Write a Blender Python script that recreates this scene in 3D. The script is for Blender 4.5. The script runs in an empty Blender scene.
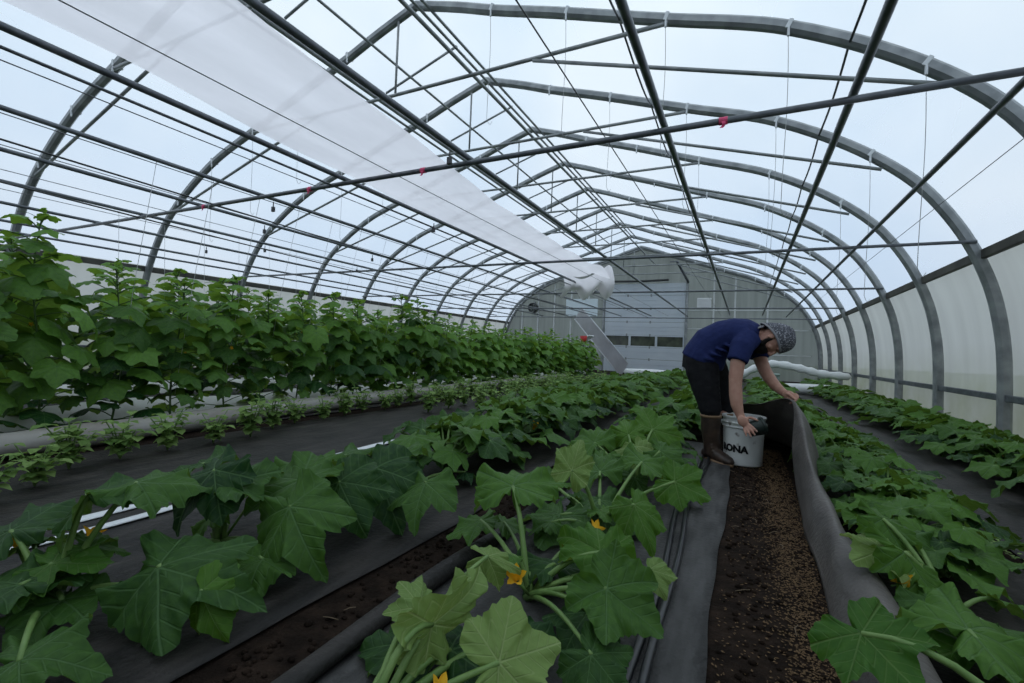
import bpy, math, random
import numpy as np
from mathutils import Vector, Matrix
C = bpy.context.scene
COL = C.collection
PI = math.pi

# ------------------------------------------------------------------ camera
cam = bpy.data.cameras.new('camera')
cam.sensor_width = 36.0
cam.lens = 464.945 * 36.0 / 1024.0
cam.clip_start = 0.02
cam.clip_end = 300
camo = bpy.data.objects.new('camera', cam)
COL.objects.link(camo)
PSI, THT, ROL = 0.46531, 0.01381, 0.04255
_f = Vector((-math.sin(PSI) * math.cos(THT), math.cos(PSI) * math.cos(THT), math.sin(THT)))
_r = Vector((math.cos(PSI), math.sin(PSI), 0))
_u = _r.cross(_f)
_r, _u = _r * math.cos(ROL) + _u * math.sin(ROL), _u * math.cos(ROL) - _r * math.sin(ROL)
M = Matrix(((_r.x, _u.x, -_f.x, 0), (_r.y, _u.y, -_f.y, 0), (_r.z, _u.z, -_f.z, 0.8), (0, 0, 0, 1)))
camo.matrix_world = M
C.camera = camo

# ------------------------------------------------------------------ sky, exposure
w = bpy.data.worlds.new('overcast_sky')
C.world = w
w.use_nodes = True
nt = w.node_tree
nt.nodes.clear()
wo = nt.nodes.new('ShaderNodeOutputWorld')
bg = nt.nodes.new('ShaderNodeBackground')
tc = nt.nodes.new('ShaderNodeTexCoord')
sx = nt.nodes.new('ShaderNodeSeparateXYZ')
mr = nt.nodes.new('ShaderNodeMapRange')
mr.inputs[1].default_value = -0.05
mr.inputs[2].default_value = 0.9
ra = nt.nodes.new('ShaderNodeValToRGB')
ra.color_ramp.elements[0].color = (0.55, 0.62, 0.735, 1)
ra.color_ramp.elements[1].color = (0.83, 0.915, 0.955, 1)
no = nt.nodes.new('ShaderNodeTexNoise')
no.inputs['Scale'].default_value = 2.2
no.inputs['Detail'].default_value = 5
ra2 = nt.nodes.new('ShaderNodeValToRGB')
ra2.color_ramp.elements[0].position = 0.35
ra2.color_ramp.elements[0].color = (0.80, 0.87, 0.95, 1)
ra2.color_ramp.elements[1].position = 0.65
ra2.color_ramp.elements[1].color = (1.06, 1.04, 1.02, 1)
mx = nt.nodes.new('ShaderNodeMix')
mx.data_type = 'RGBA'
mx.blend_type = 'MULTIPLY'
mx.inputs[0].default_value = 1
nt.links.new(tc.outputs['Generated'], sx.inputs[0])
nt.links.new(sx.outputs['Z'], mr.inputs[0])
nt.links.new(mr.outputs[0], ra.inputs[0])
nt.links.new(tc.outputs['Generated'], no.inputs['Vector'])
nt.links.new(no.outputs['Fac'], ra2.inputs[0])
nt.links.new(ra.outputs[0], mx.inputs[6])
nt.links.new(ra2.outputs[0], mx.inputs[7])
nt.links.new(mx.outputs[2], bg.inputs['Color'])
bg.inputs['Strength'].default_value = SKY_STRENGTH = 1.36
nt.links.new(bg.outputs[0], wo.inputs[0])
C.view_settings.view_transform = 'Standard'
C.view_settings.look = 'None'
C.view_settings.gamma = 1
C.view_settings.use_curve_mapping = False
C.view_settings.exposure = 0.0
C.cycles.use_denoising = True
C.cycles.max_bounces = 8
C.cycles.diffuse_bounces = 3
C.cycles.glossy_bounces = 2
C.cycles.transmission_bounces = 4
C.cycles.transparent_max_bounces = 12

# ------------------------------------------------------------------ helpers
class MA:
    """collects shapes; build() links them as ONE mesh object"""
    def __init__(s):
        s.V = []; s.F = []; s.vein = []; s.rho = []; s.tint = []; s.n = 0
    def add(s, V, F, vein=None, tint=0.5, rho=None):
        V = np.asarray(V, float).reshape(-1, 3)
        s.rho.append(np.ones(len(V)) if rho is None else rho)
        s.V.append(V)
        n = s.n
        s.F.extend([tuple(i + n for i in f) for f in F])
        s.vein.append(np.zeros(len(V)) if vein is None else vein)
        s.tint.append(np.full(len(V), tint))
        s.n += len(V)
    def mesh(s, name, mat, smooth=True):
        me = bpy.data.meshes.new(name)
        V = np.concatenate(s.V) if s.V else np.zeros((0, 3))
        me.from_pydata(V.tolist(), [], s.F)
        if smooth:
            me.polygons.foreach_set('use_smooth', [True] * len(me.polygons))
        for nm, d in (('vein_angle', s.vein), ('vein_reach', s.rho), ('tint', s.tint)):
            a = me.attributes.new(nm, 'FLOAT', 'POINT')
            a.data.foreach_set('value', np.concatenate(d).astype(np.float32))
        me.materials.append(mat)
        me.update()
        return me
    def build(s, name, mat, parent=None, smooth=True, loc=None):
        o = bpy.data.objects.new(name, s.mesh(name, mat, smooth))
        COL.objects.link(o)
        if loc is not None: o.location = loc
        if parent is not None: o.parent = parent
        return o

def tag(o, label=None, cat=None, group=None, kind=None):
    if label: o['label'] = label
    if cat: o['category'] = cat
    if group: o['group'] = group
    if kind: o['kind'] = kind
    return o

def empty(name, loc=(0, 0, 0), label=None, cat=None, group=None, rz=0):
    o = bpy.data.objects.new(name, None)
    o.empty_display_size = 0.1
    COL.objects.link(o)
    o.location = loc
    o.rotation_euler = (0, 0, rz)
    return tag(o, label, cat, group)

def copy_tree(o, parent=None):
    c = o.copy()
    COL.objects.link(c)
    if parent is not None: c.parent = parent
    for ch in list(o.children): copy_tree(ch, c)
    return c

def edges_sharp(o, ang=35):
    m = o.modifiers.new('wn', 'EDGE_SPLIT'); m.split_angle = math.radians(ang); return o

def bevel(o, wd=0.005, seg=2):
    m = o.modifiers.new('bevel', 'BEVEL'); m.width = wd; m.segments = seg; m.limit_method = 'ANGLE'
    return o

def box(ma, x0, x1, y0, y1, z0, z1, R=None):
    V = np.array([(x, y, z) for x in (x0, x1) for y in (y0, y1) for z in (z0, z1)], float)
    if R is not None: V = V @ np.asarray(R).T
    ma.add(V, [(0, 1, 3, 2), (4, 6, 7, 5), (0, 4, 5, 1), (2, 3, 7, 6), (0, 2, 6, 4), (1, 5, 7, 3)])

def nrm(v):
    v = np.asarray(v, float); l = np.linalg.norm(v); return v / l if l > 1e-9 else v

def tube(ma, pts, rad, seg=8, up=None, cap=True, tint=0.5, vein=0.0, round_cap=False):
    """sweep a circle or ellipse; rad: number, list of numbers or list of (along normal, along side)"""
    P = np.asarray(pts, float); n = len(P)
    if np.isscalar(rad): rad = [rad] * n
    rad = [(q, q) if np.isscalar(q) else q for q in rad]
    T = np.gradient(P, axis=0) if n > 2 else np.array([P[1] - P[0]] * 2)
    T = np.array([nrm(t) for t in T])
    side = nrm(np.cross(T[0], (0, 0, 1) if abs(T[0][2]) < .95 else (0, 1, 0))) if up is None else nrm(up)
    V = []
    for i in range(n):
        side = nrm(side - T[i] * side.dot(T[i])) if up is None else nrm(np.asarray(up, float) - T[i] * np.dot(up, T[i]))
        nn = np.cross(side, T[i])
        for k in range(seg):
            a = 2 * PI * k / seg
            V.append(P[i] + nn * math.cos(a) * rad[i][0] + side * math.sin(a) * rad[i][1])
    F = []
    for i in range(n - 1):
        for k in range(seg):
            F.append((i * seg + k, i * seg + (k + 1) % seg, (i + 1) * seg + (k + 1) % seg, (i + 1) * seg + k))
    if cap:
        if round_cap:
            for e, sgn in ((0, -1), (n - 1, 1)):
                V.append(P[e] + T[e] * sgn * min(rad[e]) * .8); c = len(V) - 1
                for k in range(seg):
                    F.append((e * seg + k, e * seg + (k + 1) % seg, c) if sgn > 0 else (e * seg + (k + 1) % seg, e * seg + k, c))
        else:
            F.append(tuple(range(seg - 1, -1, -1))); F.append(tuple((n - 1) * seg + k for k in range(seg)))
    ma.add(V, F, np.full(len(V), vein), tint)

def bez(a, b, c, n=7):
    a, b, c = map(lambda q: np.asarray(q, float), (a, b, c))
    return [(1 - t) ** 2 * a + 2 * t * (1 - t) * b + t * t * c for t in np.linspace(0, 1, n)]

def smooth_path(P, n=6):
    P = np.asarray(P, float); out = []
    Q = np.vstack([2 * P[0] - P[1], P, 2 * P[-1] - P[-2]])
    for i in range(1, len(Q) - 2):
        for t in np.linspace(0, 1, n, endpoint=False):
            a, b, c, d = Q[i - 1], Q[i], Q[i + 1], Q[i + 2]
            out.append(.5 * ((2 * b) + (c - a) * t + (2 * a - 5 * b + 4 * c - d) * t * t + (3 * b - a - 3 * c + d) * t ** 3))
    out.append(P[-1])
    return np.array(out)

def ellipsoid(ma, c, r, R=None, nu=12, nv=8):
    V = []; F = []
    for i in range(nv + 1):
        th = PI * i / nv
        for k in range(nu):
            a = 2 * PI * k / nu
            V.append((r[0] * math.sin(th) * math.cos(a), r[1] * math.sin(th) * math.sin(a), r[2] * math.cos(th)))
    for i in range(nv):
        for k in range(nu):
            F.append((i * nu + k, (i + 1) * nu + k, (i + 1) * nu + (k + 1) % nu, i * nu + (k + 1) % nu))
    V = np.array(V)
    if R is not None: V = V @ np.asarray(R).T
    ma.add(V + np.asarray(c), F)

def lathe(ma, prof, seg=28, c=(0, 0, 0), R=None):
    V = []; F = []
    for r, z in prof:
        for k in range(seg):
            a = 2 * PI * k / seg
            V.append((r * math.cos(a), r * math.sin(a), z))
    for i in range(len(prof) - 1):
        for k in range(seg):
            F.append((i * seg + k, i * seg + (k + 1) % seg, (i + 1) * seg + (k + 1) % seg, (i + 1) * seg + k))
    V = np.array(V)
    if R is not None: V = V @ np.asarray(R).T
    ma.add(V + np.asarray(c), F)

def grid(ma, fn, nu, nv):
    V = [fn(i / nu, j / nv) for i in range(nu + 1) for j in range(nv + 1)]
    F = [(i * (nv + 1) + j, (i + 1) * (nv + 1) + j, (i + 1) * (nv + 1) + j + 1, i * (nv + 1) + j + 1) for i in range(nu) for j in range(nv)]
    ma.add(V, F)

ORD = 'nearest second third fourth fifth sixth seventh eighth ninth tenth eleventh twelfth thirteenth fourteenth fifteenth sixteenth seventeenth eighteenth nineteenth twentieth'.split()

# ------------------------------------------------------------------ materials
def mat(name, col, rough=0.6, spec=0.4, metal=0.0, noise=None, bump=None, transl=0.0):
    """noise=(scale, colour2, lo, hi[, stretch xyz]); bump=(scale, strength)"""
    m = bpy.data.materials.new(name); m.use_nodes = True
    t = m.node_tree; b = t.nodes['Principled BSDF']
    b.inputs['Base Color'].default_value = (*col, 1)
    b.inputs['Roughness'].default_value = rough
    b.inputs['Metallic'].default_value = metal
    b.inputs['Specular IOR Level'].default_value = spec
    if noise or bump:
        g = t.nodes.new('ShaderNodeNewGeometry')
    if noise:
        mp = t.nodes.new('ShaderNodeMapping'); mp.inputs['Scale'].default_value = noise[4] if len(noise) > 4 else (1, 1, 1)
        n = t.nodes.new('ShaderNodeTexNoise'); n.inputs['Scale'].default_value = noise[0]; n.inputs['Detail'].default_value = 6
        r = t.nodes.new('ShaderNodeValToRGB')
        r.color_ramp.elements[0].position = noise[2]; r.color_ramp.elements[1].position = noise[3]
        r.color_ramp.elements[0].color = (*col, 1); r.color_ramp.elements[1].color = (*noise[1], 1)
        t.links.new(g.outputs['Position'], mp.inputs[0]); t.links.new(mp.outputs[0], n.inputs['Vector'])
        t.links.new(n.outputs['Fac'], r.inputs[0]); t.links.new(r.outputs[0], b.inputs['Base Color'])
    if bump:
        n2 = t.nodes.new('ShaderNodeTexNoise'); n2.inputs['Scale'].default_value = bump[0]; n2.inputs['Detail'].default_value = 5
        bp = t.nodes.new('ShaderNodeBump'); bp.inputs['Strength'].default_value = bump[1]; bp.inputs['Distance'].default_value = 0.02
        t.links.new(g.outputs['Position'], n2.inputs['Vector'])
        t.links.new(n2.outputs['Fac'], bp.inputs['Height']); t.links.new(bp.outputs[0], b.inputs['Normal'])
    if transl:
        tr = t.nodes.new('ShaderNodeBsdfTranslucent'); tr.inputs['Color'].default_value = (*col, 1)
        mxs = t.nodes.new('ShaderNodeMixShader'); mxs.inputs[0].default_value = transl
        out = t.nodes['Material Output']
        t.links.new(b.outputs[0], mxs.inputs[1]); t.links.new(tr.outputs[0], mxs.inputs[2]); t.links.new(mxs.outputs[0], out.inputs[0])
    return m

def leaf_mat(name, dark, light, veinc, back, transl=0.22, rough=0.55, spec=0.22, vamt=0.6, bumps=0.5, secs=6.0):
    m = bpy.data.materials.new(name); m.use_nodes = True
    t = m.node_tree; b = t.nodes['Principled BSDF']; L = t.links.new
    def attr(nm):
        a = t.nodes.new('ShaderNodeAttribute'); a.attribute_name = nm; return a.outputs['Fac']
    def mth(op, a, b_=None, c=None):
        n_ = t.nodes.new('ShaderNodeMath'); n_.operation = op
        for i, q in enumerate((a, b_, c)):
            if q is None: continue
            if isinstance(q, (int, float)): n_.inputs[i].default_value = q
            else: L(q, n_.inputs[i])
        return n_.outputs[0]
    def ramp(v, lo, hi):
        n_ = t.nodes.new('ShaderNodeMapRange'); n_.interpolation_type = 'SMOOTHSTEP'
        n_.inputs[1].default_value = lo; n_.inputs[2].default_value = hi; n_.inputs[3].default_value = 1; n_.inputs[4].default_value = 0
        L(v, n_.inputs[0]); return n_.outputs[0]
    ang = attr('vein_angle'); rho = attr('vein_reach'); tint = attr('tint')
    pp = mth('MULTIPLY', rho, mth('SINE', ang)); ss = mth('MULTIPLY', rho, mth('COSINE', ang))
    main = ramp(pp, .004, .020)
    q = mth('FRACT', mth('MULTIPLY', mth('SUBTRACT', ss, mth('MULTIPLY', pp, .85)), secs))
    sec = mth('MULTIPLY', ramp(mth('ABSOLUTE', mth('SUBTRACT', q, .5)), .02, .11), .5)
    vein = mth('MAXIMUM', main, sec)
    r = t.nodes.new('ShaderNodeValToRGB')
    r.color_ramp.elements[0].color = (*dark, 1); r.color_ramp.elements[1].color = (*light, 1)
    g = t.nodes.new('ShaderNodeNewGeometry')
    n = t.nodes.new('ShaderNodeTexNoise'); n.inputs['Scale'].default_value = 45; n.inputs['Detail'].default_value = 4
    tcn = t.nodes.new('ShaderNodeTexCoord'); L(tcn.outputs['Object'], n.inputs['Vector'])
    L(mth('ADD', mth('MULTIPLY_ADD', n.outputs['Fac'], .7, -.35), tint), r.inputs[0])
    mv = t.nodes.new('ShaderNodeMix'); mv.data_type = 'RGBA'; L(r.outputs[0], mv.inputs[6]); mv.inputs[7].default_value = (*veinc, 1)
    L(mth('MULTIPLY', vein, vamt), mv.inputs[0])
    mb = t.nodes.new('ShaderNodeMix'); mb.data_type = 'RGBA'; L(mv.outputs[2], mb.inputs[6]); mb.inputs[7].default_value = (*back, 1)
    L(mth('MULTIPLY', g.outputs['Backfacing'], .6), mb.inputs[0])
    L(mb.outputs[2], b.inputs['Base Color'])
    b.inputs['Roughness'].default_value = rough; b.inputs['Specular IOR Level'].default_value = spec
    bp = t.nodes.new('ShaderNodeBump'); bp.inputs['Strength'].default_value = bumps; bp.inputs['Distance'].default_value = 0.008
    L(mth('SUBTRACT', mth('MULTIPLY', n.outputs['Fac'], .8), vein), bp.inputs['Height']); L(bp.outputs[0], b.inputs['Normal'])
    tr = t.nodes.new('ShaderNodeBsdfTranslucent')
    hs = t.nodes.new('ShaderNodeHueSaturation'); hs.inputs['Hue'].default_value = 0.475; hs.inputs['Saturation'].default_value = 1.1; hs.inputs['Value'].default_value = 1.5
    L(mb.outputs[2], hs.inputs['Color']); L(hs.outputs[0], tr.inputs['Color'])
    ms = t.nodes.new('ShaderNodeMixShader'); ms.inputs[0].default_value = transl
    L(b.outputs[0], ms.inputs[1]); L(tr.outputs[0], ms.inputs[2]); L(ms.outputs[0], t.nodes['Material Output'].inputs[0])
    return m

def film_mat(name, tint, transp, colour, noise_amt=0.12, scale=(1, 1, 1), nscale=1.0, algae=None, dif=0.4):
    """greenhouse film: part clear, part milky (diffuse + translucent)"""
    m = bpy.data.materials.new(name); m.use_nodes = True
    t = m.node_tree; t.nodes.clear(); L = t.links.new
    out = t.nodes.new('ShaderNodeOutputMaterial')
    tp = t.nodes.new('ShaderNodeBsdfTransparent'); tp.inputs[0].default_value = (*tint, 1)
    tl = t.nodes.new('ShaderNodeBsdfTranslucent'); df = t.nodes.new('ShaderNodeBsdfDiffuse')
    g = t.nodes.new('ShaderNodeNewGeometry')
    mp = t.nodes.new('ShaderNodeMapping'); mp.inputs['Scale'].default_value = scale
    n = t.nodes.new('ShaderNodeTexNoise'); n.inputs['Scale'].default_value = nscale; n.inputs['Detail'].default_value = 6
    L(g.outputs['Position'], mp.inputs[0]); L(mp.outputs[0], n.inputs['Vector'])
    r = t.nodes.new('ShaderNodeValToRGB')
    r.color_ramp.elements[0].position = .3; r.color_ramp.elements[1].position = .7
    r.color_ramp.elements[0].color = (*[c * (1 - noise_amt) for c in colour], 1); r.color_ramp.elements[1].color = (*colour, 1)
    L(n.outputs['Fac'], r.inputs[0])
    src = r.outputs[0]
    if algae:
        sp = t.nodes.new('ShaderNodeSeparateXYZ'); L(g.outputs['Position'], sp.inputs[0])
        mrr = t.nodes.new('ShaderNodeMapRange'); mrr.inputs[1].default_value = algae[1]; mrr.inputs[2].default_value = 0.0; L(sp.outputs['Z'], mrr.inputs[0])
        n3 = t.nodes.new('ShaderNodeTexNoise'); n3.inputs['Scale'].default_value = 3; n3.inputs['Detail'].default_value = 6; L(g.outputs['Position'], n3.inputs['Vector'])
        mm = t.nodes.new('ShaderNodeMath'); mm.operation = 'MULTIPLY'; L(mrr.outputs[0], mm.inputs[0]); L(n3.outputs['Fac'], mm.inputs[1])
        mxx = t.nodes.new('ShaderNodeMix'); mxx.data_type = 'RGBA'; L(mm.outputs[0], mxx.inputs[0]); L(src, mxx.inputs[6]); mxx.inputs[7].default_value = (*algae[0], 1)
        src = mxx.outputs[2]
    L(src, tl.inputs[0]); L(src, df.inputs[0])
    a = t.nodes.new('ShaderNodeMixShader'); a.inputs[0].default_value = dif; L(tl.outputs[0], a.inputs[1]); L(df.outputs[0], a.inputs[2])
    b = t.nodes.new('ShaderNodeMixShader'); b.inputs[0].default_value = transp; L(a.outputs[0], b.inputs[1]); L(tp.outputs[0], b.inputs[2])
    L(b.outputs[0], out.inputs[0])
    return m

M_roof = film_mat('greenhouse_film', (0.93, 0.96, 0.98), 0.72, (0.80, 0.86, 0.92), .15, (.6, .25, .6), 1.5)
M_side = film_mat('milky_side_sheet', (0.9, 0.9, 0.88), 0.07, (0.70, 0.70, 0.665), .14, (.3, 3, .3), 1.0, ((0.34, 0.37, 0.16), 1.1))
M_gable = film_mat('grey_twin_wall', (0.5, 0.52, 0.5), 0.08, (0.26, 0.275, 0.26), .3, (6, 6, .3), 1.0)
M_curtain = film_mat('white_curtain_film', (0.95, 0.95, 0.96), 0.09, (0.98, 0.935, 0.965), .16, (1.5, .35, 1), 2.2, None, .10)
M_steel = mat('galvanised_steel', (0.21, 0.225, 0.235), 0.42, 0.5, 0.35, (6, (0.37, 0.385, 0.395), .35, .7, (1, 1, 1)))
M_pipe = mat('dark_steel_pipe', (0.10, 0.11, 0.125), 0.4, 0.5, 0.4, (9, (0.17, 0.18, 0.2), .4, .7))
M_clamp = mat('bright_zinc_clamp', (0.62, 0.64, 0.66), 0.4, 0.5, 0.3)
M_wire = mat('wire', (0.12, 0.12, 0.13), 0.5)
M_string = mat('trellis_string', (0.45, 0.46, 0.46), 0.8)
M_pink = mat('pink_tape', (0.75, 0.08, 0.2), 0.6)
M_soil = mat('dark_soil', (0.012, 0.008, 0.006), 0.95, 0.08, 0, (14, (0.034, 0.022, 0.016), .4, .75), (60, .8))
M_fabric = mat('black_woven_fabric', (0.011, 0.0098, 0.0092), 0.62, 0.3, 0, (4.5, (0.056, 0.048, 0.044), .40, .82, (3, .6, 1)), (40, .4))
M_dusty = mat('dusty_woven_fabric', (0.030, 0.029, 0.029), 0.62, 0.3, 0, (5, (0.095, 0.092, 0.092), .36, .8, (4, .7, 1)), (40, .4))
M_fold = mat('grey_folded_fabric', (0.060, 0.054, 0.050), 0.55, 0.4, 0, (6, (0.128, 0.114, 0.106), .3, .75, (2, .6, 2)), (50, .25))
M_under = mat('fabric_underside', (0.020, 0.022, 0.020), 0.85, 0.15)
M_husk = mat('tan_husk', (0.21, 0.135, 0.075), 0.9, 0.1, 0, (300, (0.06, 0.038, 0.022), .35, .65))
M_hose = mat('black_hose', (0.012, 0.013, 0.016), 0.3, 0.6)
M_tape = mat('white_drip_tape', (0.72, 0.74, 0.76), 0.5, .4, 0, (7, (0.25, 0.25, 0.25), .62, .75))
M_tube = mat('dusty_poly_tube', (0.29, 0.28, 0.255), 0.5, .4, 0, (3, (0.17, 0.145, 0.12), .42, .8, (1.5, .6, 3)), (7, .3))
M_mulch = mat('white_mulch_film', (0.62, 0.63, 0.61), 0.5, .4, 0, (3, (0.36, 0.35, 0.31), .45, .8), (8, .3))
M_white = mat('white_poly', (0.75, 0.76, 0.77), 0.45)
M_leaf = leaf_mat('squash_leaf', (0.011, 0.044, 0.014), (0.078, 0.180, 0.026), (0.10, 0.19, 0.075), (0.09, 0.17, 0.04), .26)
M_leafpale = leaf_mat('pale_squash_leaf', (0.13, 0.22, 0.055), (0.21, 0.31, 0.09), (0.33, 0.42, 0.18), (0.20, 0.30, 0.10), .28)
M_leafbright = leaf_mat('bright_squash_leaf', (0.034, 0.112, 0.014), (0.095, 0.205, 0.026), (0.15, 0.25, 0.08), (0.12, 0.20, 0.045), .3)
M_cuke = leaf_mat('cucumber_leaf', (0.015, 0.064, 0.015), (0.145, 0.31, 0.050), (0.10, 0.20, 0.07), (0.13, 0.24, 0.05), .38, .5, .3, .4, .4, 5.0)
M_seed = leaf_mat('seedling_leaf', (0.11, 0.22, 0.055), (0.28, 0.41, 0.13), (0.25, 0.4, 0.14), (0.2, 0.33, 0.1), .35, .6, .2, 0)
M_stalk = mat('green_stalk', (0.11, 0.20, 0.05), 0.5, .4, 0, (20, (0.17, 0.27, 0.08), .35, .7))
M_vine = mat('vine_stem', (0.06, 0.12, 0.03), 0.6)
M_flower = mat('yellow_flower', (0.85, 0.42, 0.02), 0.6, .2, 0, (60, (0.9, 0.58, 0.05), .3, .7), None, .25)
M_grass = mat('outdoor_grass', (0.06, 0.12, 0.03), 0.9, .1, 0, (2, (0.12, 0.18, 0.05), .3, .7))

# ------------------------------------------------------------------ greenhouse shell
XC, BAY, Y1 = -3.95, 1.83, 6.527
YB, YF = 19.7, -5.0                       # gable, and where the tunnel goes on behind the camera
PROF = [(0, 5.18), (.65, 4.97), (1.2, 4.77), (1.97, 4.52), (3.15, 4.11), (3.8, 3.90), (4.21, 3.74), (4.72, 3.47), (5.17, 3.17),
        (5.54, 2.85), (5.8, 2.52), (6.03, 2.12), (6.2, 1.68), (6.29, 1.25), (6.33, .8), (6.34, 0)]
half = smooth_path(PROF, 4)
def offs(P, d):
    T = np.gradient(P, axis=0); N = np.array([nrm((-t[1], t[0])) for t in T])
    if N[len(N) // 2][0] < 0: N = -N
    Q = P + N * d; Q[0][0] = 0; return Q
outer = offs(half, .10)
def arch_z(x):
    return float(np.interp(abs(x - XC), half[:, 0], half[:, 1]))

ma = MA(); grid(ma, lambda a, b: (-14 + 20 * a, -7 + 27 * b, 0), 4, 4)
floor = tag(ma.build('floor', M_soil), kind='structure')
ma = MA(); grid(ma, lambda a, b: (-60 + 120 * a, -50 + 140 * b, -0.06), 2, 2)
tag(ma.build('ground', M_grass), kind='structure')

def sheet(name, path, m, y0=YF, y1=YB, n=10):
    ma = MA(); k = len(path)
    V = [(p[0], y0 + (y1 - y0) * j / n, p[1]) for j in range(n + 1) for p in path]
    F = [(j * k + i, j * k + i + 1, (j + 1) * k + i + 1, (j + 1) * k + i) for j in range(n) for i in range(k - 1)]
    ma.add(V, F)
    return tag(ma.build(name, m), kind='structure')
up = [p for p in outer if p[1] >= 1.97]; lo = [p for p in outer if p[1] <= 2.06]
full_up = [(XC - p[0], p[1]) for p in up[::-1]] + [(XC + p[0], p[1]) for p in up[1:]]
sheet('ceiling', full_up, M_roof)
sheet('wall_right', [(XC + p[0], p[1]) for p in lo], M_side)
sheet('wall_left', [(XC - p[0], p[1]) for p in lo], M_side)
def gable(name, y, m):
    ma = MA()
    pts = [(XC - p[0], y, p[1]) for p in outer[::-1]] + [(XC + p[0], y, p[1]) for p in outer[1:]]
    ma.add(pts, [tuple(range(len(pts)))])
    return tag(ma.build(name, m, smooth=False), kind='structure')
gable('wall_back', YB + .05, M_gable)
gable('wall_front', YF, M_gable)
# hip rails and low boards along both side walls
M_rail = mat('weathered_rail', (0.060, 0.058, 0.052), 0.7, .3, 0, (4, (0.11, 0.105, 0.09), .35, .7))
n = 0
for sgn in (1, -1):
    for dx, z, wd, hh, m in ((6.135, 1.985, .05, .10, M_rail), (6.345, .50, .05, .07, M_pipe), (6.36, .05, .05, .12, M_rail)):
        n += 1
        ma = MA(); x = XC + sgn * dx
        box(ma, x - wd / 2, x + wd / 2, YF, YB, z - hh / 2, z + hh / 2)
        bevel(tag(ma.build('trim_%d' % n, m, smooth=False), kind='structure'), .008)

# ------------------------------------------------------------------ arches with their trusses
def rrect(ma, path, a, b):
    """sweep a rounded rectangle a (radial) by b (along the house) over an arch path in the XZ plane"""
    P = np.asarray(path); n = len(P)
    T = np.gradient(P, axis=0); cs = []
    c = .28
    for sx_, sy_ in ((1, 1), (1, -1), (-1, -1), (-1, 1)):
        q = [(sx_ * a / 2, sy_ * b / 2 * (1 - 2 * c)), (sx_ * a / 2 * (1 - 2 * c), sy_ * b / 2)]
        cs += q if sx_ * sy_ < 0 else q
    cs = [(a / 2, b / 2 * .5), (a / 2 * .5, b / 2), (-a / 2 * .5, b / 2), (-a / 2, b / 2 * .5), (-a / 2, -b / 2 * .5), (-a / 2 * .5, -b / 2), (a / 2 * .5, -b / 2), (a / 2, -b / 2 * .5)]
    V = []; k = len(cs)
    for p, t in zip(P, T):
        t = nrm(t); nn = np.array((-t[1], t[0]))
        for q in cs: V.append((p[0] + nn[0] * q[0], q[1], p[1] + nn[1] * q[0]))
    F = [(i * k + j, i * k + (j + 1) % k, (i + 1) * k + (j + 1) % k, (i + 1) * k + j) for i in range(n - 1) for j in range(k)]
    F += [tuple(range(k)), tuple((n - 1) * k + j for j in reversed(range(k)))]
    ma.add(V, F)
def make_arch():
    root = empty('arch_truss')
    path = [(XC - p[0], p[1]) for p in half[::-1]] + [(XC + p[0], p[1]) for p in half[1:]]
    ma = MA(); rrect(ma, path, .108, .098); o = ma.build('hoop', M_steel, root)
    edges_sharp(o, 30)
    ma = MA(); tube(ma, [(-7.15, -.03, 4.05), (-.78, -.03, 4.05)], .022); ma.build('collar_tie', M_steel, root)
    for s in (1, -1):
        ma = MA(); tube(ma, [(XC + s * 1.72, -.03, 4.03), (XC + s * 5.26, -.03, 2.99)], .02); ma.build('web_strut', M_steel, root)
    ma = MA(); tube(ma, [(-4.21, -.03, 5.02), (-4.21, -.03, 4.05)], .015); ma.build('king_post', M_steel, root)
    for dx in (-1.15, -2.1, -3.15, -4.2, -5.15, 1.15, 2.1, 3.15, 4.2, 5.15):
        x = XC + dx; z = arch_z(x); zz = arch_z(x + .05) - z
        ma = MA(); box(ma, -.018, .018, -.055, .055, -.03, .055, Matrix.Rotation(-math.atan2(zz, .05), 3, 'Y'))
        tube(ma, [(0, -.045, -.02), (0.0, -.045, -.10)], .012)
        bevel(ma.build('clamp', M_clamp, root, smooth=False, loc=(x, 0, z - .005)), .004)
    return root
arch0 = make_arch()
first = True
for k in range(-3, 9):
    y = Y1 + (k - 1) * BAY
    if k <= -3: continue
    a = arch0 if first else copy_tree(arch0); first = False
    a.location.y = y
    lab = {-2: 'steel greenhouse hoop with truss bars behind and over the camera',
           -1: 'steel hoop at far left above the tallest cucumber vine, nearest of those seen standing there',
           0: 'thick galvanised hoop crossing the top right corner of the picture'}.get(k) or \
        'galvanised hoop with truss bars, %s hoop in full view along the right wall' % ORD[k - 1].replace('nearest', 'first')
    tag(a, lab, 'greenhouse frame', 'greenhouse hoops')
ma = MA(); rrect(ma, [(XC - p[0], p[1]) for p in half[::-1]] + [(XC + p[0], p[1]) for p in half[1:]], .108, .098)
o = ma.build('end_hoop', M_steel, loc=(0, YB - .05, 0)); edges_sharp(o, 30)
tag(o, 'last steel hoop framing the grey end wall', 'greenhouse frame', 'greenhouse hoops')

# cross bars at chord height, on every second arch
def cross_bar(k, lab):
    ma = MA(); y = Y1 + (k - 1) * BAY
    tube(ma, [(-10.02, 0, 2.115), (2.12, 0, 2.115)], .0185, 10)
    o = ma.build('cross_bar', M_pipe, loc=(0, y - .06, 0)); return tag(o, lab, 'pipe', 'cross bars under the pipes')
cross_bar(-1, 'dark cross pipe slanting over the whole picture with pink tape on it')
cross_bar(1, 'cross pipe just in front of the first full hoop, above the man')
cross_bar(3, 'third cross pipe from the front, level above the curtain end')
cross_bar(5, 'fourth cross pipe, near the big door')
cross_bar(7, 'farthest cross pipe right before the end wall')
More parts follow.
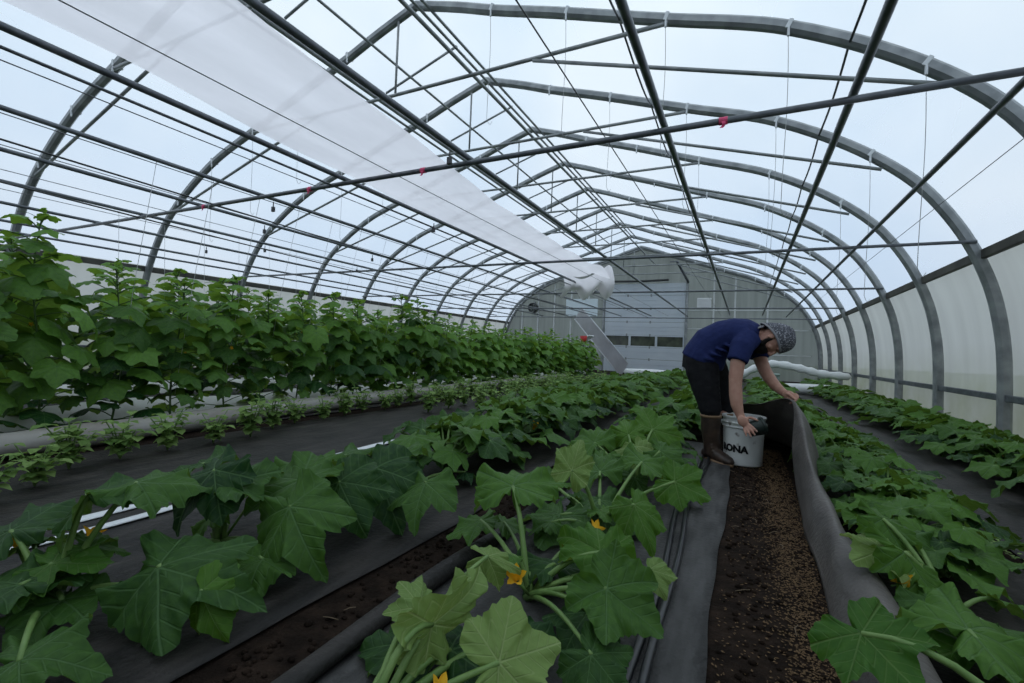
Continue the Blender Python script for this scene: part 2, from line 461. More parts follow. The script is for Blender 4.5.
# pink tapes on the front cross bar
def ribbon(x, lab):
    y = Y1 - 2 * BAY - .06; ma = MA()
    tube(ma, [(-.022, 0, 0), (.022, 0, 0)], .021, 12)
    grid(ma, lambda a, b: (-.012 + .02 * a + .008 * math.sin(4 * b), -.022 - .004 * math.sin(6 * b), -.012 - .035 * b), 2, 5)
    tag(ma.build('pink_ribbon', M_pink, loc=(x, y, 2.115)), lab, 'ribbon', 'pink tapes')
ribbon(1.24, 'pink tape on the front cross pipe under the thick top right hoop')
ribbon(-.15, 'pink tape on the front cross pipe close to the dark steep pipe')
ribbon(-2.22, 'pink tape on the front cross pipe under the white curtain')
ribbon(-3.45, 'pink tape on the front cross pipe just left of the curtain')
ribbon(-5.0, 'pink tape farthest left on the front cross pipe')

# pipes running the length of the house
def pipe(x, z, r, y0, y1, lab, m=M_pipe, name='overhead_pipe', sag=0, x1=None):
    ma = MA(); n = 14
    tube(ma, [(x + ((x1 - x) * i / n if x1 is not None else 0), y0 + (y1 - y0) * i / n, z - sag * math.sin(PI * i / n)) for i in range(n + 1)], r, 10)
    return tag(ma.build(name, m), lab, 'pipe', 'pipes running the length of the house')
ZP = 2.165
pipe(-1.84, ZP, .020, -1, 17.2, 'thick dark pipe beside the upper edge of the white curtain')
pipe(-.475, ZP, .020, -1, 16.5, 'steep dark pipe in the top middle running down to the man')
pipe(.45, ZP, .021, -1, 16.5, 'dark pipe at upper right leaning down to the man\'s head, beside a looping cable')
pipe(1.14, ZP, .019, -1, 17.2, 'dark pipe nearest to the right wall')
pipe(-3.07, ZP, .020, -1, 17.2, 'dark pipe along the lower edge of the white curtain')
pipe(-3.18, ZP - .05, .009, -1, 17.2, 'thin pipe slung just under the curtain\'s lower pipe')
for i, x in enumerate((-4.2, -5.18, -6.3, -7.38, -8.62, -9.52)):
    pipe(x, ZP, .018, -1, 17.4, '%s pipe left of the curtain pipe, over the cucumber vines' % ORD[i].replace('nearest', 'first'))
pipe(-4.85, ZP + .03, .008, -1, 17.2, 'thin sagging hose among the pipes over the cucumber vines, nearer the curtain', M_hose, 'hanging_hose', .12)
pipe(-5.9, ZP - .01, .008, -1, 17.2, 'thin sagging hose among the pipes over the cucumber vines, farther from the curtain', M_hose, 'hanging_hose', .2)
# upper pipes at the ridge and on the left slope
pipe(-3.06, 4.09, .022, -1, 17.3, 'single upper pipe lying on the collar ties', M_steel)
pipe(-3.70, 5.04, .02, -1, 17.4, 'right pipe of the ridge pair', M_steel, 'ridge_pipe')
pipe(-3.84, 5.06, .02, -1, 17.4, 'left pipe of the ridge pair', M_steel, 'ridge_pipe')
pipe(-4.67, 4.84, .018, -1, 17.4, 'purlin pipe clipped under the left roof slope near the ridge', M_steel)
pipe(-5.16, 4.66, .024, -1, 17.4, 'upper one of the bundled pipes on the left roof slope', M_steel)
pipe(-5.27, 4.61, .03, -1, 17.4, 'thick middle one of the bundled pipes on the left roof slope', M_steel)
pipe(-5.38, 4.57, .02, -1, 17.4, 'lowest one of the bundled pipes on the left roof slope', M_steel)
for i, k in enumerate(range(-1, 8)):     # bars of the ridge vent, half way between the hoops
    y = Y1 + (k - .5) * BAY; ma = MA()
    tube(ma, [(-3.93, y, 5.20), (-5.25, y, 4.78)], .018, 8)
    tag(ma.build('vent_bar', M_steel), 'short roof bar between ridge and pipe bundle, %s one from the front' % ORD[i].replace('nearest', 'first'), 'bar', 'ridge vent bars')
# sagging cables clipped from hoop to hoop
def cable(x, z, lab, amp):
    pts = []
    for k in range(-1, 9):
        y = Y1 + (k - 1) * BAY
        for j in range(8):
            t = j / 8; pts.append((x + amp * .25 * math.sin(PI * t), y + BAY * t, z - .06 - amp * math.sin(PI * t)))
    ma = MA(); tube(ma, pts, .011, 6); tag(ma.build('power_cable', M_hose), lab, 'cable', 'cables looped from hoop to hoop')
cable(-1.27, arch_z(-1.27) + .02, 'black cable looping from hoop to hoop behind the steep middle pipe', .20)
cable(.70, arch_z(.70) + .03, 'black cable looping from hoop to hoop beside the pipe at upper right', .035)
def wire(p, q, lab, r=.0035, sag=0.0):
    ma = MA(); p = np.array(p); q = np.array(q)
    tube(ma, [p + (q - p) * t - np.array((0, 0, sag * math.sin(PI * t))) for t in np.linspace(0, 1, 12)], r, 6)
    tag(ma.build('support_wire', M_wire), lab, 'wire', 'long thin wires')
wire((-.86, -1, 2.16), (-.75, 17, 2.16), 'thin wire crossing the roof from top middle to the door')
wire((-2.58, -1, 2.15), (-2.45, 17, 2.15), 'thin wire under the white curtain')
wire((1.75, -1, 2.47), (1.75, 17, 2.47), 'thin wire along the right roof curve')
for i, x in enumerate((-3.65, -4.7, -5.7, -6.8, -8.0)):
    wire((x, -1, 2.24 + .05 * i), (x, 17, 2.24 + .05 * i), 'thin wire over the cucumber rows, %s from the curtain' % ORD[i].replace('nearest', 'first'), .004)

# ------------------------------------------------------------------ white curtain lying over the cross bars
ci = [(-1.5, -1.90, -2.86), (0, -1.91, -2.90), (1.2, -1.93, -2.94), (2.0, -2.03, -3.01), (2.8, -2.11, -3.06), (3.4, -2.14, -3.12), (4, -2.22, -3.16),
      (5, -2.26, -3.2), (5.8, -2.25, -3.2), (6.6, -2.38, -3.22), (7.4, -2.3, -3.25), (8.2, -2.25, -3.28), (8.6, -2.3, -3.3)]
rc = random.Random(4)
def cfn(a, b):
    y = -1.5 + a * 10.1
    xa = np.interp(y, [c[0] for c in ci], [c[1] for c in ci]); xb = np.interp(y, [c[0] for c in ci], [c[2] for c in ci])
    x = xa + (xb - xa) * b
    z = 2.205 + .012 * math.sin(9 * x + 2.1 * y) * math.sin(1.7 * y) + .006 * math.sin(23 * b + y * 3)
    if y > 4.6:
        q = min((y - 4.6) / 4, 1); z += q * (.05 * math.sin(5 * y + 3 * b) + .04 * math.sin(11 * b + 2 * y)) + .05 * q
    return (x, y, z)
root = empty('shade_curtain', (0, 0, 0), 'long strip of milky white plastic curtain drawn over the pipes at upper left', 'curtain')
ma = MA(); grid(ma, cfn, 110, 18); ma.build('curtain_sheet', M_curtain, root)
def cend(a, b):          # gathered far end hanging over the pipe
    x = -2.28 - 1.0 * b; d = a
    y = 8.6 + .22 * math.sin(PI * d) + .07 * math.sin(17 * b) * d
    z = 2.25 + .06 * math.sin(8 * b) * (1 - d) + .16 * math.exp(-((b - .05) / .12) ** 2) * (1 - d) - .46 * d * (.5 + .35 * math.sin(2.6 * b + .4) + .25 * math.sin(13 * b + 1)) - .05 * math.sin(9 * b) * d + .03 * math.sin(31 * b) * d
    return (x, y, z)
ma = MA(); grid(ma, cend, 14, 40); ma.build('hanging_end', M_curtain, root)

# ------------------------------------------------------------------ end wall: door, studs, vent, odds and ends
n = 0
M_stud = mat('pale_stud', (0.55, 0.57, 0.57), 0.6)
for x in (-9.4, -8.6, -7.8, -7.0, -6.2, -1.15, -.4, .7):
    n += 1; ma = MA(); h = arch_z(x) - .05
    box(ma, x - .03, x + .03, YB - .03, YB + .03, 0, h); tag(ma.build('trim_%d' % (6 + n), M_stud, smooth=False), kind='structure')
for x0, x1, z in ((-9.9, -5.5, 1.3), (-2.1, 2.1, 1.87), (-2.1, 2.1, .95), (-9.6, 1.8, 2.6)):
    n += 1; ma = MA(); box(ma, x0, x1, YB - .025, YB + .02, z - .02, z + .02); tag(ma.build('trim_%d' % (6 + n), M_stud, smooth=False), kind='structure')
DX0, DX1, DH = -5.42, -2.19, 3.70
M_door = mat('white_door_panel', (0.68, 0.73, 0.79), 0.45, .4, 0, (2, (0.76, 0.80, 0.84), .35, .7), None, .35)
M_pane = mat('dark_pane', (0.035, 0.04, 0.032), 0.12, .6, 0, (3, (0.09, 0.10, 0.07), .4, .65))
door = tag(empty('door_1', (0, YB - .10, 0)), kind='structure')
zs = [0, .56, 1.06, 1.56, 2.1, 2.65, 3.2, DH]
for i in range(7):
    if i == 2: continue
    ma = MA(); z0, z1 = zs[i] + .008, zs[i + 1] - .008
    box(ma, DX0, DX1, 0, .06, z0, z1)
    for q in (.35, .65): box(ma, DX0 + .02, DX1 - .02, -.008, .0, z0 + (z1 - z0) * q - .012, z0 + (z1 - z0) * q + .012)
    bevel(ma.build('door_section', M_door, door, smooth=False), .006)
ma = MA(); z0, z1 = zs[2], zs[3]
for i in range(3):
    x = DX0 + (DX1 - DX0) * (i / 3); xx = DX0 + (DX1 - DX0) * ((i + 1) / 3)
    box(ma, x, x + .045, -.01, .06, z0, z1); box(ma, xx - .045, xx, -.01, .06, z0, z1)
    box(ma, x + .045, xx - .045, -.01, .06, z0, z0 + .05); box(ma, x + .045, xx - .045, -.01, .06, z1 - .05, z1)
bevel(ma.build('window_frame', M_door, door, smooth=False), .004)
for i in range(3):
    x = DX0 + (DX1 - DX0) * (i / 3) + .045; ma = MA(); box(ma, x, x + (DX1 - DX0) / 3 - .09, .02, .04, z0 + .05, z1 - .05); ma.build('pane', M_pane, door, smooth=False)
for x in (DX0 - .06, DX1 + .06):
    ma = MA(); box(ma, x - .04, x + .04, -.05, .05, 0, DH + .1); ma.build('door_track', M_steel, door, smooth=False)
for x in (DX0 + .95, DX0 + 1.9):
    for z in zs[1:-1]:
        ma = MA(); box(ma, x - .03, x + .03, -.02, 0, z - .05, z + .05); ma.build('hinge', M_steel, door, smooth=False)
ma = MA(); tube(ma, [(-5.2, 0, 0), (-4.0, 0, -.02), (-2.85, 0, .01)], .045, 8)
tag(ma.build('torsion_shaft', M_hose, loc=(0, YB - .2, 3.80)), 'black shaft running above the big white door', 'shaft')
ma = MA(); tube(ma, [(-2.35, 18.0, 4.25), (-2.1, 19.5, 3.7)], .05, 8); tube(ma, [(-2.6, 18.0, 4.25), (-2.35, 18.0, 4.25)], .02, 8)
tag(ma.build('door_rail', M_pipe), 'dark sloping rail above the right corner of the white door', 'rail')
root = empty('wall_vent', (-1.50, YB - .06, 2.88), 'small white louvred vent high on the end wall, right of the door', 'vent')
ma = MA(); box(ma, -.26, .26, 0, .05, -.2, .2); bevel(ma.build('frame', M_white, root, smooth=False), .01)
ma = MA()
for i in range(6): box(ma, -.22, .22, -.03, .0, -.17 + i * .06, -.135 + i * .06)
ma.build('louvre', M_white, root, smooth=False)
root = empty('exhaust_fan', (-8.75, YB - .25, 2.68), 'dark round fan hanging at left on the end wall', 'fan')
ma = MA(); lathe(ma, [(.19, -.12), (.22, -.12), (.22, .12), (.19, .12), (.19, -.12)], 24, R=Matrix.Rotation(PI / 2, 3, 'X')); ma.build('housing', M_hose, root)
ma = MA(); ellipsoid(ma, (0, 0, 0), (.06, .08, .06)); ma.build('motor', M_pipe, root)
for i in range(3):
    ma = MA(); R = Matrix.Rotation(i * PI * 2 / 3, 3, 'Y') @ Matrix.Rotation(.5, 3, 'Z'); box(ma, .05, .18, -.03, -.02, -.045, .045, R); ma.build('blade', M_pipe, root, smooth=False)
ma = MA(); box(ma, -.02, .02, .1, .26, -.3, .3); ma.build('bracket', M_steel, root, smooth=False)
ma = MA(); box(ma, -7.2, -5.75, YB - .16, YB - .1, 2.32, 3.08)
bevel(tag(ma.build('wall_sheet', mat('pale_blue_panel', (.62, .70, .74), .5), smooth=False), 'pale bluish sheet fixed on the end wall left of the white door', 'panel'), .01)
# sheet leaning in front of the door, small frame and red pail beside it
root = empty('leaning_sheet', (0, 0, 0), 'long milky sheet sloping down in front of the door\'s left side', 'plastic sheet')
ma = MA()
A, B = np.array((-6.2, 18.3, 2.35)), np.array((-4.0, 17.4, .15))
grid(ma, lambda a, b: tuple(A + (B - A) * a + np.array((-.25, -.1, -.5)) * (b - .5) + np.array((0, .02 * math.sin(9 * a), 0))), 20, 4)
ma.build('sheet', M_curtain, root)
for s in (-.5, .5):
    ma = MA(); o_ = np.array((-.25, -.1, -.5)) * s; tube(ma, [A + o_, B + o_], .018, 6); ma.build('edge_bar', M_clamp, root)
root = empty('trestle', (-5.1, 15.2, 0), 'white sloping board on legs standing among the last cucumber vines', 'board')
ma = MA(); box(ma, -.55, .55, -.3, .3, -.02, .02, Matrix.Rotation(-.6, 3, 'Y')); bevel(ma.build('board', M_white, root, smooth=False, loc=(0, 0, 1.02)), .008)
for s in (-.35, .35):
    ma = MA(); tube(ma, [(s, 0, 1.0 + .6 * s), (s, 0, 0)], .025); ma.build('leg', M_clamp, root)
root = empty('red_pail', (-4.82, 14.9, 0), 'small red pail on a stake by the white sloping board', 'pail')
ma = MA(); lathe(ma, [(0, 1.08), (.09, 1.08), (.12, 1.30), (.11, 1.30), (.085, 1.1)], 18); ma.build('body', mat('red_paint', (.5, .03, .03), .5), root)
ma = MA(); tube(ma, [(0, 0, 0), (0, 0, 1.08)], .02); ma.build('stake', M_rail, root)
ma = MA(); tube(ma, smooth_path([(-3.6, 15.9, .15), (-2.9, 15.95, .17), (-2.2, 15.9, .16), (-1.75, 15.95, .15)], 5), [.12] * 16, 12, round_cap=True)
tag(ma.build('white_roll', M_white), 'white film roll lying on the ground at the foot of the big door', 'roll')
ma = MA()
pth = smooth_path([(-.35, 13, .12), (-.1, 13, .34), (.29, 13, .58), (.65, 13, .68), (1.18, 13, .60), (1.6, 13.05, .5), (2.15, 13.1, .46)], 6)
tube(ma, pth, [.09 + .015 * math.sin(i * 1.9) for i in range(len(pth))], 14, round_cap=True)
tag(ma.build('white_air_duct', M_white), 'white plastic duct arching up behind the man toward the right wall', 'duct')
ma = MA(); tube(ma, smooth_path([(.72, 12.6, .13), (1.2, 12.6, .14), (2.0, 12.65, .15)], 6), .12, 12, round_cap=True)
tag(ma.build('white_film_roll', M_white), 'white film roll on the ground under the arching duct', 'roll')
ma = MA(); box(ma, .35, .72, 12.3, 12.7, 0, .42); box(ma, .33, .74, 12.28, 12.72, .42, .46)
bevel(tag(ma.build('storage_bin', mat('grey_green_plastic', (.25, .32, .30), .5), smooth=False), 'grey green bin standing under the arching duct', 'bin'), .015)

# ------------------------------------------------------------------ ground covers
rg = random.Random(11)
def fabric(name, x0, x1, y0, y1, lab, m=M_fabric, z=.012, nx=14, ny=90, amp=.006, curl=None, edge=.012):
    def fn(a, b):
        x = x0 + (x1 - x0) * a; y = y0 + (y1 - y0) * b
        if a in (0, 1): x += edge * math.sin(3.1 * y + x0) * .7 + edge * .3 * math.sin(11 * y)
        return (x, y, z + amp * (math.sin(5 * x + 2.3 * y) + math.sin(13 * x - 1.7 * y + 2) * .6 + .5 * math.sin(7.3 * y + x)) * .5)
    ma = MA(); grid(ma, fn, nx, ny)
    o = ma.build(name, m); s = o.modifiers.new('thick', 'SOLIDIFY'); s.thickness = .003; s.offset = 0
    return tag(o, lab, 'ground fabric', 'ground fabrics')
fabric('ground_fabric', -.90, -.065, -1.5, 4.55, 'black fabric left of the bare soil strip, under the middle squash row', M_dusty)
fabric('ground_fabric', -.90, .48, 4.9, 16.6, 'black fabric laid flat on the far ground beyond the man', nx=20)
fabric('ground_fabric', -3.75, -1.13, -1.5, 16.6, 'wide black fabric under the left squash row and the seedlings', nx=40, ny=110)
fabric('ground_fabric', .47, 1.0, -1.5, 16.6, 'black fabric under the squash row right of the folded flap')
fabric('ground_fabric', 1.07, 2.36, -1.5, 16.6, 'black fabric path along the right wall', nx=24, edge=.02)
fabric('ground_fabric', -10.1, -4.0, -1.5, 16.6, 'black fabric under the cucumber rows', nx=40)
ma = MA(); P = [(-.90 + .012 * math.sin(4 * y) + .02 * math.sin(1.3 * y), y, .032) for y in np.linspace(-.5, 4.5, 50)]
tube(ma, P, [(.026 + .005 * math.sin(6 * p[1]), .034) for p in P], 10, up=(1, 0, 0), round_cap=True)
tag(ma.build('rolled_fabric_edge', M_fabric), 'rolled grey fabric edge beside the narrow bare soil strip at lower left of middle', 'ground fabric', 'ground fabrics')

# lifted flap: each cross-section runs from its pinned edge on the right to its free edge
KEY = [(.3, [(.43, 0, 0), (.425, 0, .06), (.40, 0, .105), (.36, 0, .125), (.315, 0, .105), (.28, 0, .06), (.258, 0, .012)]),
       (1.7, [(.435, 0, 0), (.43, 0, .065), (.405, 0, .115), (.36, 0, .138), (.315, 0, .115), (.285, 0, .065), (.264, 0, .012)]),
       (2.4, [(.41, 0, 0), (.40, 0, .08), (.375, 0, .135), (.342, 0, .158), (.312, 0, .135), (.29, 0, .08), (.274, 0, .012)]),
       (3.0, [(.41, 0, 0), (.39, 0, .11), (.365, 0, .20), (.338, 0, .25), (.318, 0, .215), (.30, 0, .13), (.286, 0, .012)]),
       (3.4, [(.45, 0, 0), (.415, 0, .16), (.375, 0, .30), (.338, 0, .39), (.315, 0, .40), (.30, 0, .32), (.288, -.01, .22)]),
       (3.68, [(.50, 0, 0), (.45, .0, .17), (.40, .0, .33), (.35, 0, .45), (.32, 0, .505), (.305, -.01, .525), (.29, -.02, .525)]),
       (4.0, [(.50, 0, 0), (.42, .05, .12), (.34, .08, .22), (.26, .08, .31), (.20, .06, .38), (.15, .03, .43), (.11, .0, .455)]),
       (4.3, [(.50, 0, 0), (.40, .08, .07), (.29, .1, .13), (.18, .1, .20), (.09, .06, .28), (.02, .02, .36), (-.04, -.02, .40)]),
       (4.8, [(.50, 0, 0), (.40, .05, .03), (.29, .1, .05), (.17, .1, .07), (.06, .06, .09), (-.02, .02, .11), (-.09, 0, .12)]),
       (5.2, [(.50, 0, 0), (.40, 0, .02), (.29, 0, .022), (.17, 0, .022), (.06, 0, .022), (-.02, 0, .022), (-.09, 0, .022)])]
KA = np.array([[np.array(p) + (0, y, 0) for p in pts] for y, pts in KEY])
rows = np.array([smooth_path(KA[i], 5) for i in range(len(KA))])          # along the section
cols = np.array([smooth_path(rows[:, j], 8) for j in range(rows.shape[1])])  # along the house
ma = MA(); nj, ni = cols.shape[:2]
V = cols.copy()
for i in range(ni):
    for j in range(nj):
        V[j, i, 0] += .006 * math.sin(7 * V[j, i, 1] + j * .2); V[j, i, 2] = max(V[j, i, 2] + .004 * math.sin(11 * V[j, i, 1] + j * .5), .004)
ma.add(V.reshape(-1, 3), [(j * ni + i, (j + 1) * ni + i, (j + 1) * ni + i + 1, j * ni + i + 1) for j in range(nj - 1) for i in range(ni - 1)])
flap = ma.build('fabric_flap', M_fold)
s = flap.modifiers.new('thick', 'SOLIDIFY'); s.thickness = .004; s.offset = 0; s.material_offset = 0
tag(flap, 'grey black ground fabric folded back along the soil strip and lifted by the man', 'ground fabric', 'ground fabrics')

# husks strewn on the soil strip
ma = MA(); rh = np.random.RandomState(3)
base = np.array([(1, 0, 0), (0, 1, 0), (-1, 0, 0), (0, -1, 0), (0, 0, 1), (0, 0, -1)], float)
FA = [(0, 1, 4), (1, 2, 4), (2, 3, 4), (3, 0, 4), (1, 0, 5), (2, 1, 5), (3, 2, 5), (0, 3, 5)]
for i in range(11000):
    y = rh.uniform(.85, 4.6) if i > 800 else rh.uniform(4.0, 4.7)
    dens = rh.rand()
    x = .20 + rh.normal(0, .055) if dens < .9 else rh.uniform(-.05, .30)
    if x > .30 or x < -.06: continue
    a = rh.rand() * 6.28; sz = rh.uniform(.0020, .0044)
    R = np.array(((math.cos(a), -math.sin(a), 0), (math.sin(a), math.cos(a), 0), (0, 0, 1)))
    ma.add((base * (sz * 1.5, sz * .8, sz * .5)) @ R.T + (x, y, .003 + rh.rand() * .003), FA)
o = ma.build('grain_husks', M_husk, smooth=False); tag(o, 'tan husks strewn over the bare soil beside the folded fabric', 'husks', kind='stuff')
ma = MA()
for i in range(1100):
    strip = rh.rand() < .6
    x = rh.uniform(-.05, .28) if strip else rh.uniform(-1.11, -.95); y = rh.uniform(.6, 4.5); sz = rh.uniform(.004, .013)
    ellipsoid(ma, (x, y, sz * .3), (sz, sz * rh.uniform(.6, 1), sz * .7), None, 6, 4)
tag(ma.build('soil_crumbs', M_soil), 'dark crumbs of soil on the bare strips', 'soil', kind='stuff')
ma = MA()
for i in range(26):
    x = rh.uniform(-.04, .26) if i % 3 else rh.uniform(-1.1, -.95); y = rh.uniform(.9, 3.6); a = rh.rand() * 6.28; l = rh.uniform(.03, .08)
    tube(ma, [(x, y, .008), (x + l * .5 * math.cos(a), y + l * .5 * math.sin(a), .013), (x + l * math.cos(a + .2), y + l * math.sin(a + .2), .008)], .0014, 4)
tag(ma.build('straw_bits', mat('dry_straw', (.17, .125, .08), .8)), 'bits of dry straw on the bare soil', 'straw', kind='stuff')
# hoses and drip tapes
for i, (x, lab) in enumerate(((-.195, 'black drip hose nearer the soil strip'), (-.235, 'black drip hose farther from the soil strip, right beside the first'))):
    ma = MA(); P = [(x + .02 * math.sin(1.6 * y + .4) + .01 * math.sin(4 * y + i) - .012 * (y - 1), y, .028) for y in np.linspace(-.5, 4.4, 50)]
    tube(ma, P, .012, 8); tag(ma.build('drip_hose', M_hose), lab, 'hose', 'black drip hoses')
for i, (x, lab) in enumerate(((-2.46, 'white drip tape nearer the seedlings'), (-2.29, 'white drip tape nearer the left squash row'))):
    ma = MA()
    def tf(a, b):
        y = -.5 + 13.5 * b; xx = x + .015 * math.sin(2.1 * y + i) + (.03 * math.sin(.8 * y) if i else .02 * math.sin(.7 * y + 1))
        return (xx + (a - .5) * (.055 if i else .07), y, .024 + .004 * math.sin(5 * y) + .004 * math.sin(PI * a))
    grid(ma, tf, 4, 160); o = ma.build('drip_tape', M_tape); s = o.modifiers.new('t', 'SOLIDIFY'); s.thickness = .003
    tag(o, lab, 'drip tape', 'white drip tapes')
# inflated poly tubes
def ptube(name, P, r, m, lab, flat=.75):
    Q = smooth_path(P, 12); ma = MA()
    tube(ma, Q, [(r * flat * (1 + .05 * math.sin(i * .9) + .03 * math.sin(i * 2.3)), r * (1 + .03 * math.sin(i * 1.3))) for i in range(len(Q))], 18, up=(1, 0, 0), round_cap=True)
    tag(ma.build(name, m), lab, 'tube', 'long white tubes')
ptube('poly_tube', [(-3.9, -1.2, .085), (-3.92, .5, .085), (-4.0, 1.7, .085), (-4.18, 3.4, .085), (-4.27, 6, .085), (-4.33, 9, .08), (-4.38, 12, .08)], .105, M_tube,
      'long dusty white poly tube between the seedlings and the cucumber vines')
def mul(a, b):
    y = -1 + 17 * b; x = -5.35 + .5 * a + .03 * math.sin(2.2 * y)
    return (x, y, .02 + .14 * math.sin(PI * a) ** .8 + .02 * math.sin(3 * y + 2 * a))
ma = MA(); grid(ma, mul, 10, 90); tag(ma.build('white_mulch_ridge', M_mulch), 'white film covered ridge behind the first cucumber vines', 'mulch film', 'long white tubes')
def mul2(a, b):
    y = -1 + 17 * b; x = -7.25 + .5 * a + .03 * math.sin(2.0 * y)
    return (x, y, .02 + .14 * math.sin(PI * a) ** .8)
ma = MA(); grid(ma, mul2, 8, 60); tag(ma.build('white_mulch_ridge', M_mulch), 'white film covered ridge deep between the back cucumber rows', 'mulch film', 'long white tubes')

# ------------------------------------------------------------------ leaves
def leaf_shape(kind, ang, rings, seed, droop=.25, fold=.0, wav=.05):
    """unit leaf: petiole joins at the origin, tip at (0,1); returns V, F, angle from the nearest main vein, distance from the petiole"""
    rr = random.Random(seed)
    lim = PI * .985
    if kind == 'squash':
        lobes = [(0, 1.0, .36), (.98, .86, .38), (-.98, .86, .38), (1.98, .70, .46), (-1.98, .70, .46)]; base = .55; sin0 = .22; teeth = .055
    elif kind == 'cuke':
        lobes = [(0, 1.0, .30), (1.0, .84, .42), (-1.0, .84, .42), (2.05, .72, .5), (-2.05, .72, .5)]; base = .58; sin0 = .22; teeth = .02
    else:
        lobes = [(0, 1.0, .5)]; base = .34; sin0 = .2; teeth = .02
    th = np.linspace(-lim, lim, ang + 1)
    cs = np.array([c for c, _, _ in lobes])
    for c in cs: th[np.argmin(abs(th - c))] = c
    r = np.full_like(th, base)
    for c, L, s_ in lobes:
        L2 = L * (1 + rr.uniform(-.07, .07)) if c else L
        e = np.abs(th - c) / s_
        r = np.maximum(r, base + (L2 - base) * np.exp(-np.where(e < .35, e * .55, e ** 1.25 * .9)))
    k = np.clip((np.abs(th) - 2.45) / (PI - 2.45), 0, 1); r = r * (1 - k ** 1.6 * (1 - sin0))
    if ang >= 40:
        saw = np.mod(np.abs(th) * 5.4 + .35, 1.0); nz = np.array([rr.uniform(-1, 1) for _ in th])
        r = r + teeth * (1 - k) * (saw - .5 + .35 * nz) * (.6 + .4 * np.sin(th * 3 + rr.random() * 6))
    ph = [rr.uniform(0, 6.28) for _ in range(5)]
    V = [(0, 0, 0)]; vein = [0.0]; reach = [0.0]
    d = np.min(np.abs(th[:, None] - cs[None, :]), axis=1)
    for i in range(1, rings + 1):
        t = (i / rings)
        rho = r * t
        x = rho * np.sin(th); y = rho * np.cos(th)
        bul = .06 * np.minimum(d / .45, 1) * t * (1 - .3 * t)
        z = -droop * rho ** 1.8 + fold * np.abs(x) + bul + wav * t ** 2.2 * np.sin(4 * th + ph[0]) + wav * .8 * t ** 3 * np.sin(9 * th + ph[1]) + wav * .4 * t ** 4 * np.sin(21 * th + ph[2])
        z += wav * .8 * np.sin(4 * y + 3 * x + ph[3]) * rho
        V += list(zip(x, y, z)); vein += list(d); reach += list(rho)
    n = ang + 1; F = [(0, 1 + j, 1 + j + 1) for j in range(ang)]
    for i in range(rings - 1):
        a, b = 1 + i * n, 1 + (i + 1) * n
        F += [(a + j, b + j, b + j + 1, a + j + 1) for j in range(ang)]
    F = [f[::-1] for f in F]
    return np.array(V), F, np.array(vein), np.array(reach)

def frame(d, n):
    y = nrm(d); x = nrm(np.cross(y, n)); z = np.cross(x, y)
    return np.array((x, y, z))            # rows
def put_leaf(ma, shape, P, d, n, R, wide=1.0, tint=.5):
    V, F, ve, rho = shape
    ma.add((V * (wide, 1, 1)) @ frame(d, n) * R + np.asarray(P), F, ve, tint, rho)

SQ_HI = [leaf_shape('squash', 120, 10, s, dr, fo, wv) for s, dr, fo, wv in ((1, .26, .05, .085), (2, .42, -.10, .10), (3, .22, .18, .11), (4, .36, .0, .12), (5, .55, -.22, .09), (6, .16, .28, .10))]
SQ_LO = [leaf_shape('squash', 56, 5, s + 20, dr, fo, .08) for s, dr, fo in ((1, .25, .08), (2, .35, -.1), (3, .2, .15), (4, .3, 0))]
SQ_FAR = [leaf_shape('squash', 22, 2, s + 40, dr, fo, .05) for s, dr, fo in ((1, .25, .08), (2, .35, -.1), (3, .2, .12))]
CK_HI = [leaf_shape('cuke', 48, 5, s + 60, dr, fo, .05) for s, dr, fo in ((1, .35, -.05), (2, .5, -.12), (3, .3, .05), (4, .45, -.2), (5, .6, -.1))]
CK_FAR = [leaf_shape('cuke', 16, 2, s + 80, dr, fo, .04) for s, dr, fo in ((1, .35, -.05), (2, .5, -.15), (3, .3, .05))]
SD = [leaf_shape('ovate', 10, 2, s + 90, .5, .25, .0) for s in (1, 2)]

def flower_into(ma, P, d, R):
    prof = [(.12, 0), (.16, .25), (.22, .5), (.36, .75), (.58, 1.0)]; seg = 20; V = []; F = []
    for i, (r, z) in enumerate(prof):
        for k in range(seg):
            a = 2 * PI * k / seg; rr = r * (1 + (.28 * math.cos(5 * a) * (i / 4) ** 2)); zz = z + .1 * math.cos(5 * a) * (i / 4) ** 2
            V.append((rr * math.cos(a), zz, rr * math.sin(a)))
    for i in range(4):
        for k in range(seg): F.append((i * seg + k, (i + 1) * seg + k, (i + 1) * seg + (k + 1) % seg, i * seg + (k + 1) % seg))
    ma.add(np.array(V) @ frame(d, (.1, .2, 1)) * R + np.asarray(P), F)

def squash_specs(rd, n, size, lean=(0, 0)):
    """leaf placements of a squash bush around (0,0,0)"""
    out = []; a0 = rd.uniform(0, 6.28)
    for i in range(n):
        t = i / max(n - 1, 1); a = a0 + i * 2.4 + rd.uniform(-.3, .3)
        el = .30 + .85 * t + rd.uniform(-.12, .12)                    # old leaves lie low, young ones stand
        L = size * (.98 - .22 * t + rd.uniform(-.28, .14))
        dirh = np.array((math.cos(a), math.sin(a), 0))
        tip = dirh * L * math.cos(el) + np.array((lean[0], lean[1], 0)) * t + np.array((0, 0, L * math.sin(el) * .95 + .04))
        R = size * rd.uniform(.34, .50) * (1 - .3 * max(0, t - .6))
        d = dirh * .8 + np.array((rd.uniform(-.35, .35), rd.uniform(-.35, .35), rd.uniform(-.45, .25)))
        nn = np.array((0, 0, 1.)) + .35 * dirh + np.array([rd.uniform(-.4, .4) for _ in range(3)])
        out.append((tip, d, nn, R, rd.uniform(.0, .95) if t < .7 else rd.uniform(.7, 1.3), a))
    return out

